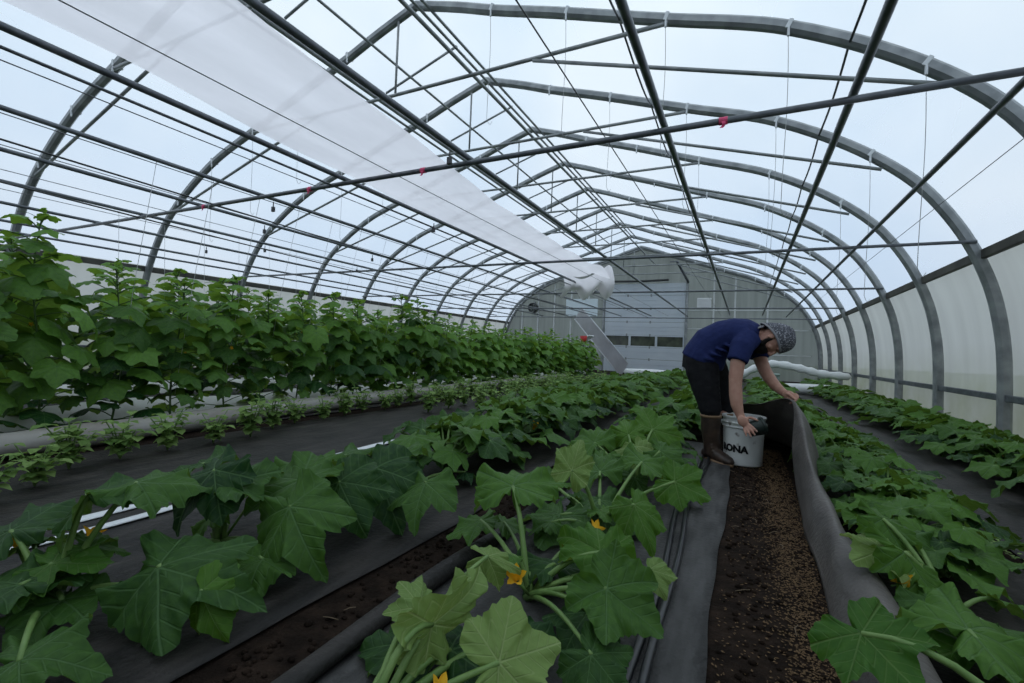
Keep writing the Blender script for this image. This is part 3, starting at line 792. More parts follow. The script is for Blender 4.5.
def stalk_into(ma, c, tip, r=.008, bend=.06):
    c = np.asarray(c, float); tip = np.asarray(tip, float)
    mid = (c + tip) / 2 + np.array((0, 0, bend)); mid[:2] = c[:2] * .55 + tip[:2] * .45
    P = bez(c, mid, tip, 8); tube(ma, P, list(np.linspace(r * 1.35, r * .7, 8)), 7)

def make_squash(seed, n, size, shapes, flowers=1, lean=(0, 0), lit_tint=0.0):
    rd = random.Random(seed); root = empty('squash_plant')
    fo, st = MA(), MA()
    for tip, d, nn, R, tint, a in squash_specs(rd, n, size, lean):
        put_leaf(fo, shapes[rd.randrange(len(shapes))], tip, d, nn, R, rd.uniform(.9, 1.1), tint + lit_tint)
        stalk_into(st, (rd.uniform(-.02, .02), rd.uniform(-.02, .02), .015), tip, .0075)
    for i in range(7):                                              # short stubs at the crown
        a = rd.uniform(0, 6.28); tube(st, [(0, 0, .01), (.05 * math.cos(a), .05 * math.sin(a), rd.uniform(.06, .12))], .006, 6)
    fo.build('foliage', M_leaf, root); st.build('stalks', M_stalk, root)
    for i in range(flowers):
        a = rd.uniform(0, 6.28); q = rd.uniform(.10, .2); p = (q * math.cos(a), q * math.sin(a), rd.uniform(.07, .16)); ma = MA()
        flower_into(ma, p, (.4 * math.cos(a), .4 * math.sin(a), .9), rd.uniform(.042, .055)); ma.build('flower', M_flower, root)
        ma = MA(); tube(ma, [(0, 0, .02), p], .005, 6); ma.build('flower_stem', M_stalk, root)
    return root

def set_plants(protos, spots, label_of, group, rnd):
    used = set()
    for i, (x, y, s) in enumerate(spots):
        k = rnd.randrange(len(protos)); p = protos[k]
        o = p if k not in used else copy_tree(p)
        used.add(k)
        o.location = (x, y, 0); o.rotation_euler = (0, 0, rnd.uniform(0, 6.28)); o.scale = (s, s, s)
        tag(o, label_of(i), 'plant', group)
    for k, p in enumerate(protos):
        if k not in used:
            for c in list(p.children): bpy.data.objects.remove(c)
            bpy.data.objects.remove(p)

# ------------------------------------------------------------------ the squash plants at the front, leaf by leaf
# each leaf: where the stalk joins, where the tip is, facing, half width against length, leaf shape, tone
UP = (0, 0, 1)
CAMW = (.35, -.8, .5)
def hero(label, crown, leaves, flowers=(), extra=0, seed=0, size=.3):
    root = empty('squash_plant', crown, label, 'plant', 'squash plants at the front')
    c = np.array(crown); rd = random.Random(seed)
    def one(base, d, nn, R, wide, sh, tone, tint, midlift=.06):
        ma = MA(); put_leaf(ma, SQ_HI[sh], np.array(base) - c, d, nn, R * .87, wide * .95, tint)
        lf = ma.build('leaf', {'d': M_leaf, 'b': M_leafbright, 'p': M_leafpale}[tone], root)
        if tone == 'p': lf['label'] = 'pale green leaf'
        ma = MA(); stalk_into(ma, (rd.uniform(-.02, .02), rd.uniform(-.02, .02), 0), np.array(base) - c, .0085 if R > .15 else .007, midlift)
        ma.build('leaf_stalk', M_stalk, lf)
    for L in leaves:
        b, t, nn, wide, sh, tone = L[:6]
        b = np.array(b, float); t = np.array(t, float)
        one(b, t - b, nn, np.linalg.norm(t - b), wide, sh, tone, L[6] if len(L) > 6 else rd.uniform(.2, .7), L[7] if len(L) > 7 else .06)
    for tip, d, nn, R, tint, a in squash_specs(rd, extra, size):
        one(tip * (1, 1, .62) + c, d, nn, R, 1.0, rd.randrange(6), 'd', tint)
    for f in flowers:
        p = np.array(f) - c; ma = MA(); flower_into(ma, p, nrm(p * (.5, .5, 0) + (0, 0, .08)), .045); ma.build('flower', M_flower, root)
        ma = MA(); tube(ma, [(0, 0, 0), p], .005, 6); ma.build('flower_stem', M_stalk, root)
    ma = MA()
    for i in range(6):
        a = rd.uniform(0, 6.28); tube(ma, [(0, 0, -.02), (.03 * math.cos(a), .03 * math.sin(a), rd.uniform(.03, .07))], [.009, .003], 6, round_cap=True)
    ma.build('crown', M_stalk, root)
    return root

hero('squash plant at the bottom left corner with two orange flowers and tall leaves', (-1.70, .60, .02), [
    ((-1.67, .59, .16), (-1.50, .66, .20), (-.1, -.5, 1), .9, 0, 'b'), ((-1.34, .43, .10), (-1.20, .54, .12), (0, -.3, 1), 1.1, 3, 'd'),
    ((-1.85, .56, .22), (-2.07, .60, .26), (0, -.5, 1), 1.0, 1, 'd'), ((-1.64, .65, .34), (-1.82, .74, .36), (.1, -.6, .8), 1.0, 4, 'd'),
    ((-1.58, .74, .36), (-1.66, .95, .40), (.25, -.5, .8), .95, 1, 'd'), ((-1.64, .52, .14), (-1.89, .48, .16), UP, 1, 0, 'd'),
    ((-1.60, .59, .08), (-1.50, .44, .05), UP, 1.1, 2, 'd')], [(-1.76, .70, .15), (-1.93, .60, .14)], 4, 3, .28)
hero('squash plant with a big dark drooping leaf and yellow flowers, beside the white drip tape', (-1.72, 1.08, .02), [
    ((-1.37, .70, .18), (-1.07, .77, .19), (.1, -.6, .9), .85, 1, 'd', .35), ((-1.23, .73, .14), (-1.12, .71, .03), (.5, -.8, .3), .8, 4, 'b'),
    ((-1.61, .98, .34), (-1.65, .80, .20), (0, -.9, .5), 1.1, 1, 'd', .1), ((-1.58, .99, .30), (-1.70, 1.22, .36), (.2, -.5, .9), 1.0, 0, 'd'),
    ((-1.34, .98, .10), (-1.26, .84, .05), UP, 1.2, 3, 'd'), ((-1.95, 1.14, .28), (-2.15, 1.22, .28), (0, -.4, 1), 1.0, 0, 'd')], [(-1.71, 1.10, .15), (-1.66, 1.14, .16)], 3, 5, .3)
hero('squash plant with a wide folded leaf hanging over the black fabric', (-1.66, 1.52, .02), [
    ((-1.34, 1.07, .24), (-1.12, .98, .10), (.25, -.75, .65), .95, 1, 'd', .6), ((-1.45, 1.20, .28), (-1.72, 1.19, .30), (.1, -.5, 1), 1.0, 0, 'd', .6),
    ((-1.37, 1.31, .26), (-1.19, 1.27, .10), (.3, -.7, .7), 1.1, 4, 'd', .2), ((-1.43, 1.05, .10), (-1.46, .92, .05), UP, 1.3, 3, 'd'),
    ((-1.58, 1.32, .27), (-1.67, 1.56, .32), (.1, -.5, .9), 1, 2, 'd', .7)], [], 3, 8, .3)
hero('squash plant leaning over the narrow bare strip, right of the wide folded leaf', (-1.60, 2.02, .02), [
    ((-1.18, 1.60, .22), (-1.13, 1.40, .14), (0, -.7, .7), 1.1, 1, 'd', .6), ((-1.40, 1.54, .26), (-1.17, 1.42, .08), (.3, -.7, .6), .95, 4, 'd', .15),
    ((-1.62, 1.71, .22), (-1.61, 1.47, .20), UP, 1, 0, 'd'), ((-1.47, 1.78, .26), (-1.54, 2.0, .30), (0, -.4, 1), 1, 2, 'd', .6),
    ((-1.74, 1.69, .24), (-2.0, 1.79, .25), (0, -.3, 1), 1, 3, 'd')], [], 4, 12, .3)
hero('squash plant at the bottom centre showing pale leaf undersides on long curved stalks', (-.66, .72, .02), [
    ((-.62, .89, .16), (-.555, 1.10, .22), (.75, -.55, -.15), .62, 2, 'p', .5, .13), ((-.44, .88, .14), (-.32, 1.00, .17), (.1, -.75, .55), 1.15, 0, 'p', .7, .02),
    ((-.69, .93, .16), (-.72, 1.05, .21), (.8, -.5, .2), .6, 4, 'p', .3, .1), ((-.62, 1.14, .22), (-.51, 1.19, .20), (0, -.6, .7), .7, 4, 'p', .4, .1),
    ((-.60, .94, .08), (-.66, 1.18, .10), (.1, -.4, .9), 1.0, 3, 'd', .1), ((-.72, .93, .06), (-.85, 1.05, .08), (.1, -.4, .9), 1.1, 0, 'd', .2),
    ((-.50, 1.11, .07), (-.49, .96, .05), (0, -.4, .9), 1.2, 3, 'd', .1), ((-.46, .80, .06), (-.36, .72, .04), (0, -.2, .9), 1.1, 1, 'd', .1)], [(-.53, .76, .10)], 0, 15, .3)
hero('squash plant at centre with one broad upright leaf and a dark V folded leaf', (-.58, 1.36, .02), [
    ((-.735, 1.52, .30), (-.79, 1.73, .40), (.1, -.75, .65), 1.22, 3, 'd', .85, .1), ((-.31, 1.24, .17), (-.13, 1.20, .10), (.05, -.5, .9), 1.05, 5, 'd', .6, .02),
    ((-.38, 1.43, .18), (-.59, 1.51, .20), (.1, -.5, .9), .75, 2, 'b', .4), ((-.30, 1.08, .09), (-.18, 1.05, .04), (.2, -.5, .9), 1.2, 1, 'd', .3),
    ((-.24, 1.48, .14), (-.18, 1.42, .10), (.1, -.8, .5), 1.1, 4, 'p', .4), ((-.88, 1.55, .14), (-1.0, 1.45, .10), UP, 1.1, 0, 'd', .7),
    ((-.82, 1.63, .12), (-.72, 1.73, .10), UP, 1.2, 0, 'd', .7), ((-.53, 1.44, .10), (-.65, 1.62, .10), UP, 1, 3, 'd', .2),
    ((-.36, 1.25, .09), (-.41, 1.11, .05), UP, 1.2, 1, 'd', .2), ((-.33, 1.36, .13), (-.22, 1.34, .16), (.1, -.5, .8), .9, 2, 'b', .3)], [(-.56, 1.22, .13), (-.47, 1.62, .15)], 2, 18, .26)
hero('squash plant with a pale upright leaf, third from the bottom in the middle row', (-.55, 1.98, .02), [
    ((-.63, 1.86, .30), (-.62, 1.96, .45), (.3, -.95, .15), .8, 2, 'p', .3, .12), ((-.25, 2.10, .26), (-.08, 2.08, .22), (.1, -.75, .6), 1.05, 0, 'b', .4, .05),
    ((-.36, 1.82, .22), (-.25, 1.70, .11), (.2, -.7, .6), .8, 4, 'b', .5), ((-.86, 2.13, .16), (-1.05, 2.28, .18), UP, 1, 0, 'd', .7),
    ((-.56, 2.05, .14), (-.42, 1.78, .10), UP, .9, 1, 'd', .4), ((-.45, 2.42, .25), (-.39, 2.64, .33), (0, -.6, .8), 1, 3, 'd', .8),
    ((-.68, 1.88, .10), (-.69, 1.63, .07), UP, 1, 0, 'd', .5), ((-.62, 2.26, .21), (-.75, 2.44, .26), (0, -.5, .8), 1, 2, 'd', .6)], [], 4, 22, .28)
hero('squash plant with bright leaves standing up, fourth from the bottom in the middle row', (-.52, 2.62, .02), [
    ((-.62, 2.87, .30), (-.69, 2.97, .44), (.2, -.9, .3), 1.0, 3, 'b', .7, .1), ((-.50, 3.0, .33), (-.38, 3.16, .45), (.1, -.8, .5), 1.1, 0, 'b', .6, .1),
    ((-.81, 2.80, .24), (-1.0, 2.95, .29), (0, -.5, .8), 1, 2, 'd', .8), ((-.40, 2.66, .27), (-.23, 2.62, .22), (.1, -.6, .7), 1, 1, 'd', .6),
    ((-.54, 2.7, .27), (-.46, 2.5, .16), (.1, -.7, .6), .9, 4, 'p', .2), ((-.71, 2.6, .20), (-.78, 2.42, .14), UP, 1, 0, 'd', .7)], [], 4, 26, .28)
hero('squash plant at bottom right with a broad round leaf overlapping the folded fabric', (.60, 1.26, .02), [
    ((.25, 1.29, .20), (.345, 1.165, .165), (-.15, -.55, .8), 1.15, 0, 'b', .15, .14), ((.50, 1.51, .17), (.69, 1.66, .20), (-.1, -.3, .95), 1.0, 3, 'd', .9, .02),
    ((.41, 1.30, .10), (.54, 1.22, .06), UP, 1.1, 1, 'd', .3), ((.52, 1.55, .12), (.45, 1.74, .15), (.1, -.2, 1), 1.0, 2, 'b', .3), ((.66, 1.36, .12), (.84, 1.40, .08), UP, 1, 0, 'd', .5)], [], 2, 31, .26)
hero('squash plant with a pale leaf touching the folded fabric, second in the right row', (.58, 1.86, .02), [
    ((.42, 1.90, .20), (.31, 1.78, .20), (0, -.4, .9), 1.1, 0, 'p', .6), ((.44, 2.01, .27), (.61, 2.0, .20), (.2, -.5, .85), .75, 1, 'd', .8),
    ((.46, 1.85, .22), (.68, 1.92, .10), (.25, -.4, .85), .6, 1, 'd', .9), ((.54, 2.11, .20), (.72, 2.14, .13), (.2, -.3, .9), .8, 3, 'd', .5),
    ((.50, 1.77, .12), (.58, 1.68, .06), UP, 1.2, 1, 'd', .5), ((.60, 1.66, .12), (.80, 1.60, .08), UP, 1, 3, 'd', .6)], [(.47, 1.82, .12), (.48, 2.2, .13)], 3, 35, .26)

# ------------------------------------------------------------------ further squash rows
rp = random.Random(77)
near = [make_squash(100 + i, 23, .36, SQ_LO, i % 3, lit_tint=.05) for i in range(6)]
far = [make_squash(200 + i, 21, .36, SQ_FAR, int(i % 3 == 0), lit_tint=.35) for i in range(6)]  # distant squash leaves tinted brighter, backlight put into their colour
def row(x, y0, y1, step, jit=.05, s=(.9, 1.1)):
    out = []; y = y0
    while y < y1:
        out.append((x + rp.uniform(-jit, jit), y, rp.uniform(*s))); y += step * rp.uniform(.92, 1.08)
    return out
def do_row(spots, where, start):
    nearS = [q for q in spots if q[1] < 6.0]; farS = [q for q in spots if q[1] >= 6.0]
    def lab(i):
        n = i + start
        return 'squash plant, %s from the bottom in the row %s' % (ORD[n], where)
    global near, far
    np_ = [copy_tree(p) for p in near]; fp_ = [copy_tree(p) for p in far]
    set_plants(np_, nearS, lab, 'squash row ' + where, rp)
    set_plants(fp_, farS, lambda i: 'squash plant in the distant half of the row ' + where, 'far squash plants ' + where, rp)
do_row(row(-1.70, 2.45, 16.2, .46, .10, (1.0, 1.25)), 'beside the white drip tapes', 4)
do_row(row(-.68, 3.1, 3.5, .46, s=(.85, .95)) + row(-.70, 3.5, 4.9, .46, s=(.75, .9)) + row(-.55, 5.0, 16.2, .46, .12, (1.0, 1.25)), 'left of the man', 4)
do_row(row(.68, 2.30, 5.0, .38, .03, (.76, .90)) + row(.46, 5.4, 14.5, .40, .06, (.9, 1.1)), 'right of the folded flap', 2)
do_row(row(1.76, 2.75, 15.5, .44, .06, (.92, 1.1)), 'along the right wall', 0)
do_row(row(-2.55, 6.2, 15, .5, .1, (.8, 1)), 'beyond the seedlings', 0)
for p in near + far:
    for c in list(p.children): bpy.data.objects.remove(c)
    bpy.data.objects.remove(p)

# ------------------------------------------------------------------ cucumber vines on strings
def make_vine(seed, h, shapes, nleaf, lo=.05, lit_tint=0.0):
    rd = random.Random(seed); root = empty('cucumber_vine'); fo, st = MA(), MA()
    P = [(.03 * math.sin(4 * z + seed), .03 * math.cos(3.1 * z + seed), z) for z in np.linspace(0, h, 18)]
    tube(st, P, list(np.linspace(.009, .004, 18)), 6)
    a = rd.uniform(0, 6.28)
    for i in range(nleaf):
        t = i / nleaf; z = lo + (h - lo) * (t ** .92); a += 2.4 + rd.uniform(-.5, .5)
        top = max(0, (t - .66) / .34)
        L = (.10 + .20 * rd.random()) * (1 - .75 * top)
        p0 = np.array((.03 * math.sin(4 * z + seed), .03 * math.cos(3.1 * z + seed), z)); dh = np.array((math.cos(a), math.sin(a), 0))
        p1 = p0 + dh * L + np.array((0, 0, .05 + .04 * rd.random()))
        R = rd.uniform(.14, .225) * (1 - .68 * top) * (.75 if t < .12 else 1)
        d = dh * .75 + np.array((rd.uniform(-.4, .4), rd.uniform(-.4, .4), -.05 - .6 * rd.random() + .7 * top)); nn = np.array((0, 0, 1.)) + dh * .45 + np.array([rd.uniform(-.3, .3) for _ in range(3)])
        put_leaf(fo, shapes[rd.randrange(len(shapes))], p1, d, nn, R, rd.uniform(1.0, 1.2), rd.uniform(-.1, .7) + .35 * t + .4 * top + lit_tint)
        tube(st, bez(p0, (p0 + p1) / 2 + (0, 0, .03), p1, 4), .0045, 5)
        if rd.random() < .35:
            q = p0 + np.array((rd.uniform(-.12, .12), rd.uniform(-.12, .12), rd.uniform(-.02, .1))); tube(st, bez(p0, (p0 + q) / 2 + (0, 0, .04), q, 5), .0018, 4)
    for i in range(5):
        z = h + .015 * i; aa = i * 2.1; put_leaf(fo, shapes[i % len(shapes)], (P[-1][0], P[-1][1], z), (math.cos(aa), math.sin(aa), .8), (-math.cos(aa), -math.sin(aa), .7), .05 - .006 * i, 1, 1.1)
    fo.build('foliage', M_cuke, root); st.build('stem', M_vine, root)
    for i in range(1):
        z = rd.uniform(.3, .8) * h; aa = rd.uniform(0, 6.28); ma = MA(); flower_into(ma, (.08 * math.cos(aa), .08 * math.sin(aa), z), (math.cos(aa), math.sin(aa), .2), .025); ma.build('flower', M_flower, root)
    return root
rv = random.Random(5)
VN = [make_vine(300 + i, h, CK_HI, 37) for i, h in enumerate((1.36, 1.28, 1.42, 1.22, 1.33, 1.30))]
VF = [make_vine(400 + i, h, CK_FAR, 36, lit_tint=.3) for i, h in enumerate((1.30, 1.20, 1.26, 1.34))]  # far vines carry the light through their foliage as raised leaf tint
used = set()
def vines(x, ys, where, tall=1.0, far_from=6.5):
    for i, y in enumerate(ys):
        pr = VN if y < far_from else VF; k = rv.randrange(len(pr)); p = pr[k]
        o = p if p.name not in used else copy_tree(p); used.add(p.name)
        s = tall * rv.uniform(.93, 1.06) * (1 - .012 * max(0, y - 5))
        xx = x + rv.uniform(-.06, .06) - .03 * max(0, min(y - 2, 4))
        o.location = (xx, y, .01); o.rotation_euler = (0, 0, rv.uniform(0, 6.28)); o.scale = (s * rv.uniform(.95, 1.1), s * rv.uniform(.95, 1.1), s)
        if y < far_from: tag(o, 'cucumber vine, %s from the left in the row %s' % (ORD[min(i, 19)].replace('nearest', 'first'), where), 'plant', 'cucumber vines ' + where)
        else: tag(o, 'distant cucumber vine in the row ' + where, 'plant', 'distant cucumber vines ' + where)
vines(-4.55, [1.95 + .44 * i for i in range(31)], 'right behind the white tube')
vines(-6.1, [2.6 + .58 * i for i in range(23)], 'second behind the white tube', 1.08)
vines(-7.8, [3.4 + .62 * i for i in range(20)], 'at the back by the left wall', 1.14, 7)
tl = make_vine(477, 1.62, CK_HI, 42); tl.location = (-4.62, 1.48, 0)
tag(tl, 'tallest cucumber vine, at the left edge of the picture', 'plant', 'cucumber vines right behind the white tube')
for i, (x, y) in enumerate(((-4.5, 1.08), (-5.3, 1.5), (-6.3, 2.05))):
    o = copy_tree(tl); o.location = (x, y, 0); o.rotation_euler = (0, 0, 1.3 + i * 2); o.scale = (1, 1, (.86, .92, .93)[i])
    tag(o, 'cucumber vine cut by the left picture edge, ' + ('lowest of them', 'between tallest vine and second row', 'first of the second row')[i], 'plant', 'cucumber vines at the left edge')
for p in VN + VF:
    if p.name not in used:
        for c in list(p.children): bpy.data.objects.remove(c)
        bpy.data.objects.remove(p)
k = 0
for x, ys in ((-4.55, [1.95 + .44 * i for i in range(16)]), (-6.1, [2.6 + .46 * i for i in range(14)])):
    for y in ys:
        xx = x - .03 * max(0, min(y - 2, 4)); px_ = -4.2 if x > -5 else -6.3
        ma = MA(); tube(ma, [(xx, y, .25), (xx * .6 + px_ * .4, y + .02, 1.2), (px_, y + .03, 2.15)], .0022, 4)
        tag(ma.build('trellis_string', M_string), 'thin pale string tying a cucumber vine up to an overhead pipe', 'string', 'trellis strings over the vines')
for i, (x, kk) in enumerate(((-2.8, 0), (-1.85, 0), (-.8, 0), (.25, 0), (1.2, 0), (-1.85, 1), (-.8, 1), (.25, 1), (1.2, 1), (-.8, 2), (.25, 2), (1.2, 2), (-6.05, 0), (-7.1, 0), (-8.15, 0), (-6.05, 1), (-7.1, 1))):
    y = Y1 + (kk - 1) * BAY - .045; z = arch_z(x) - .1; ma = MA(); h = 1.9 if x > 0 else 1.5
    P = [(x + .01 * math.sin(3 * t), y + .02 * t, z - t * h * .5) for t in np.linspace(0, 1.6, 9)]
    P += [(P[-1][0] + .05 * q, P[-1][1] + .02 * q, P[-1][2] - .07 * math.sin(q * 2.2)) for q in (.4, .8, 1.2)]
    tube(ma, P, .0028, 5); tag(ma.build('hanging_string', M_string), 'thin loose string hanging down from a hoop clamp', 'string', 'loose strings hanging from the hoops')
# little dark clips on the pipes and wires
for i, (x, y, z) in enumerate(((-5.18, 3.6, 2.12), (-6.3, 4.4, 2.12), (-4.2, 3.0, 2.12), (-7.38, 4.2, 2.12), (-5.18, 5.4, 2.12), (-6.3, 6.2, 2.12), (-3.07, 4.1, 2.10), (-1.84, 2.6, 2.11))):
    ma = MA(); tube(ma, [(0, 0, 0), (0, 0, -.06)], .006, 6); box(ma, -.016, .016, -.012, .012, -.10, -.05)
    bevel(tag(ma.build('hook', M_hose, loc=(x, y, z + .02), smooth=False), 'small dark hook hanging from a pipe over the cucumber side', 'hook', 'small hooks on the pipes'), .003)

# ------------------------------------------------------------------ seedlings along the tube
def make_seedling(seed):
    rd = random.Random(seed); root = empty('seedling'); fo, st = MA(), MA()
    for b in range(11):
        a = b * 2.4 + rd.uniform(-.4, .4); sp = rd.uniform(.03, .10); h = rd.uniform(.12, .24)
        top = np.array((sp * math.cos(a), sp * math.sin(a), h)); P = bez((0, 0, 0), (top[0] * .3, top[1] * .3, h * .6), top, 5); tube(st, P, .0028, 5)
        for j in range(1, 5):
            for sgn in (0, PI):
                aa = a + sgn + j * 1.57 + rd.uniform(-.4, .4); dh = np.array((math.cos(aa), math.sin(aa), rd.uniform(-.2, .3)))
                put_leaf(fo, SD[rd.randrange(2)], np.array(P[j]) + dh * .01, dh, (0, 0, 1), rd.uniform(.024, .042), 1.7, rd.uniform(.1, .9))
    fo.build('foliage', M_seed, root); st.build('stem', M_stalk, root)
    return root
SP = [make_seedling(500 + i) for i in range(4)]
pts = [(-2.95, .80), (-3.12, 1.02), (-3.37, 1.24), (-3.42, 1.50), (-3.45, 1.78), (-3.45, 2.08), (-3.44, 2.36), (-3.62, 2.68), (-3.72, 2.98), (-3.68, 3.28), (-3.74, 3.6), (-3.80, 3.92)]
y = 4.2
while y < 11: pts.append((-3.78 + rv.uniform(-.06, .06), y)); y += .3
for y_ in np.arange(4.4, 12, .42): pts.append((-3.3 + rv.uniform(-.06, .06), float(y_)))
for y_ in np.arange(5.0, 12, .42): pts.append((-2.9 + rv.uniform(-.06, .06), float(y_)))
for i, (x, y) in enumerate(pts):
    o = SP[i] if i < 4 else copy_tree(SP[i % 4]); o.location = (x, y, .015); o.rotation_euler = (0, 0, rv.uniform(0, 6.28)); s = rv.uniform(1.0, 1.3); o.scale = (s * 1.15, s * 1.15, s)
    if i < 12: tag(o, 'light green seedling, %s from the left in front of the dusty white tube' % ORD[i].replace('nearest', 'first'), 'plant', 'seedlings along the white tube')
    else: tag(o, 'tiny far light green seedling in the rows before the far end of the white tube', 'plant', 'far seedlings along the white tube')
# weeds in the soil gap of the right path
ma = MA()
for i in range(120):
    y = 2.3 + 1.6 * rv.random() ** 1.4; x = 1.035 + rv.uniform(-.035, .035); aa = rv.uniform(0, 6.28)
    put_leaf(ma, SD[i % 2], (x, y, .01 + .02 * rv.random()), (math.cos(aa), math.sin(aa), .4), (0, 0, 1), rv.uniform(.012, .026), 1.2, rv.random())
tag(ma.build('weeds', M_seed), 'small weeds sprouting in the soil gap of the right path', 'weeds', kind='stuff')

# ------------------------------------------------------------------ the man
M_skin = mat('skin', (0.47, 0.265, 0.20), 0.55, .35, 0, (30, (0.40, 0.20, 0.15), .35, .7))
M_shirt = mat('navy_cotton', (0.014, 0.021, 0.085), 0.85, .15, 0, (30, (0.019, 0.029, 0.108), .3, .7), (18, .35))
M_jeans = mat('black_denim', (0.010, 0.010, 0.012), 0.85, .15, 0, (25, (0.018, 0.018, 0.021), .3, .7), (22, .5))
M_boot = mat('brown_rubber', (0.030, 0.020, 0.016), 0.45, .4, 0, (14, (0.075, 0.048, 0.034), .42, .7))
M_tan = mat('tan_rubber', (0.24, 0.15, 0.085), 0.6)
M_cap = mat('grey_patterned_knit', (0.085, 0.088, 0.105), 0.9, .1, 0, (110, (0.36, 0.36, 0.40), .52, .62))
M_capband = mat('light_grey_knit', (0.22, 0.22, 0.24), 0.9)
M_hair = mat('dark_hair', (0.010, 0.008, 0.007), 0.8, .2, 0, None, (150, .6))
def remesh(o, vox, sm=2):
    m = o.modifiers.new('one_surface', 'REMESH'); m.mode = 'VOXEL'; m.voxel_size = vox; m.use_smooth_shade = True
    s = o.modifiers.new('smooth', 'SMOOTH'); s.factor = .5; s.iterations = sm
    return o
Yv = (0, 1, 0)
man = empty('person', (-.15, 3.95, 0), 'man in navy T-shirt and grey patterned cap bending over, holding a pot and the fabric', 'person')
O = np.array((-.15, 3.95, 0))
def W(*p): return [np.array(q, float) - O for q in p]
body = MA()
# trunk under the clothes, neck
tube(body, W((-.31, 3.96, .76), (-.27, 3.96, .86), (-.16, 3.96, .945), (-.02, 3.96, .965), (.06, 3.96, .965)), [(.12, .14), (.115, .14), (.10, .14), (.10, .16), (.06, .10)], 16, Yv, round_cap=True)
tube(body, W((.03, 3.95, .985), (.10, 3.935, .972), (.165, 3.92, .95)), [(.062, .062), (.056, .054), (.058, .055)], 14, Yv, round_cap=True)
# legs under the trousers
for y, pts in ((3.87, ((-.30, .78, .09), (-.275, .62, .06), (-.23, .44, .045), (-.21, .25, .04))), (4.06, ((-.27, .78, .09), (-.20, .62, .06), (-.145, .45, .045), (-.13, .25, .04)))):
    tube(body, W(*[(x, y, z) for x, z, r in pts]), [r for *_, r in pts], 12, Yv, round_cap=True)
# arms
tube(body, W((.0, 3.80, .94), (-.02, 3.755, .88), (-.045, 3.72, .77), (-.055, 3.70, .66), (-.055, 3.69, .60), (-.05, 3.68, .53), (-.04, 3.668, .46), (-.022, 3.66, .405), (-.008, 3.655, .375)),
     [.055, .055, .050, .046, .043, .045, .040, .030, .029], 14, Yv, round_cap=True)
tube(body, W((.06, 4.08, .94), (.085, 4.08, .86), (.115, 4.05, .77), (.14, 4.01, .705), (.165, 3.975, .66), (.205, 3.92, .605), (.245, 3.87, .57), (.262, 3.845, .558)),
     [.055, .053, .048, .044, .043, .038, .029, .028], 14, Yv, round_cap=True)
# head: built upright (crown up, face to +x), then laid forward
HR = Matrix.Rotation(math.radians(82), 3, 'Y') @ Matrix.Rotation(math.radians(-8), 3, 'Z')
HR = np.asarray(Matrix.Rotation(math.radians(-6), 3, 'X') @ HR)
HC = np.array((.187, 3.90, .943)) - O
hd = MA()
tube(hd, [(.052, 0, -.128), (.045, 0, -.118), (.038, 0, -.095), (.022, 0, -.06), (.006, 0, -.02), (-.004, 0, .02), (-.008, 0, .06), (-.010, 0, .09), (-.010, 0, .108)],
     [(.020, .018), (.034, .028), (.052, .044), (.075, .060), (.090, .069), (.096, .074), (.088, .070), (.064, .054), (.03, .026)], 20, Yv, round_cap=True)
tube(hd, [(.088, 0, .012), (.103, 0, -.02), (.112, 0, -.042), (.094, 0, -.052)], [(.008, .010), (.011, .013), (.014, .017), (.008, .012)], 10, Yv, round_cap=True)   # nose
tube(hd, [(.084, -.04, .018), (.092, 0, .022), (.084, .04, .018)], [.010] * 3, 8, round_cap=True)                 # brow
tube(hd, [(.082, -.022, -.078), (.091, 0, -.076), (.082, .022, -.078)], [.008] * 3, 8, round_cap=True)             # lips
for s in (-1, 1):
    ellipsoid(hd, (-.006, s * .076, -.012), (.020, .010, .034)); ellipsoid(hd, (-.004, s * .081, -.035), (.011, .008, .012))
    ellipsoid(hd, (.058, s * .042, -.038), (.024, .020, .018))
V = np.concatenate(hd.V) @ HR.T + HC
body.add(V, hd.F)
# hands: palm, four fingers of unequal length, thumb
def hand(palm, pr, pR, fingers, thumb):
    ellipsoid(body, np.array(palm) - O, pr, pR)
    for P, r in fingers: tube(body, smooth_path(W(*P), 3), list(np.linspace(r * 1.06, r * .82, 3 * (len(P) - 1) + 1)), 9, round_cap=True)
    tube(body, smooth_path(W(*thumb), 3), list(np.linspace(.0115, .0085, 3 * (len(thumb) - 1) + 1)), 9, round_cap=True)
    for P, r in fingers: nails.append((np.array(P[-1]) - O, nrm(np.array(P[-1]) - np.array(P[-2])), r))
nails = []
# right hand: back of the hand to the camera, fingers wrapped over the near wall of the pot
hand((.003, 3.626, .358), (.042, .016, .036), np.asarray(Matrix.Rotation(math.radians(50), 3, 'Y')),
     [([(.034, 3.622, .345), (.056, 3.598, .332), (.074, 3.586, .318), (.088, 3.584, .303)], .0092),
      ([(.030, 3.620, .331), (.049, 3.594, .314), (.064, 3.583, .296), (.076, 3.582, .279)], .0095),
      ([(.020, 3.622, .318), (.034, 3.596, .300), (.045, 3.586, .281), (.054, 3.586, .263)], .0090),
      ([(.008, 3.628, .310), (.016, 3.604, .292), (.022, 3.594, .277), (.027, 3.593, .264)], .0080)],
     [(.018, 3.640, .376), (.046, 3.640, .386), (.074, 3.634, .381), (.092, 3.630, .372)])
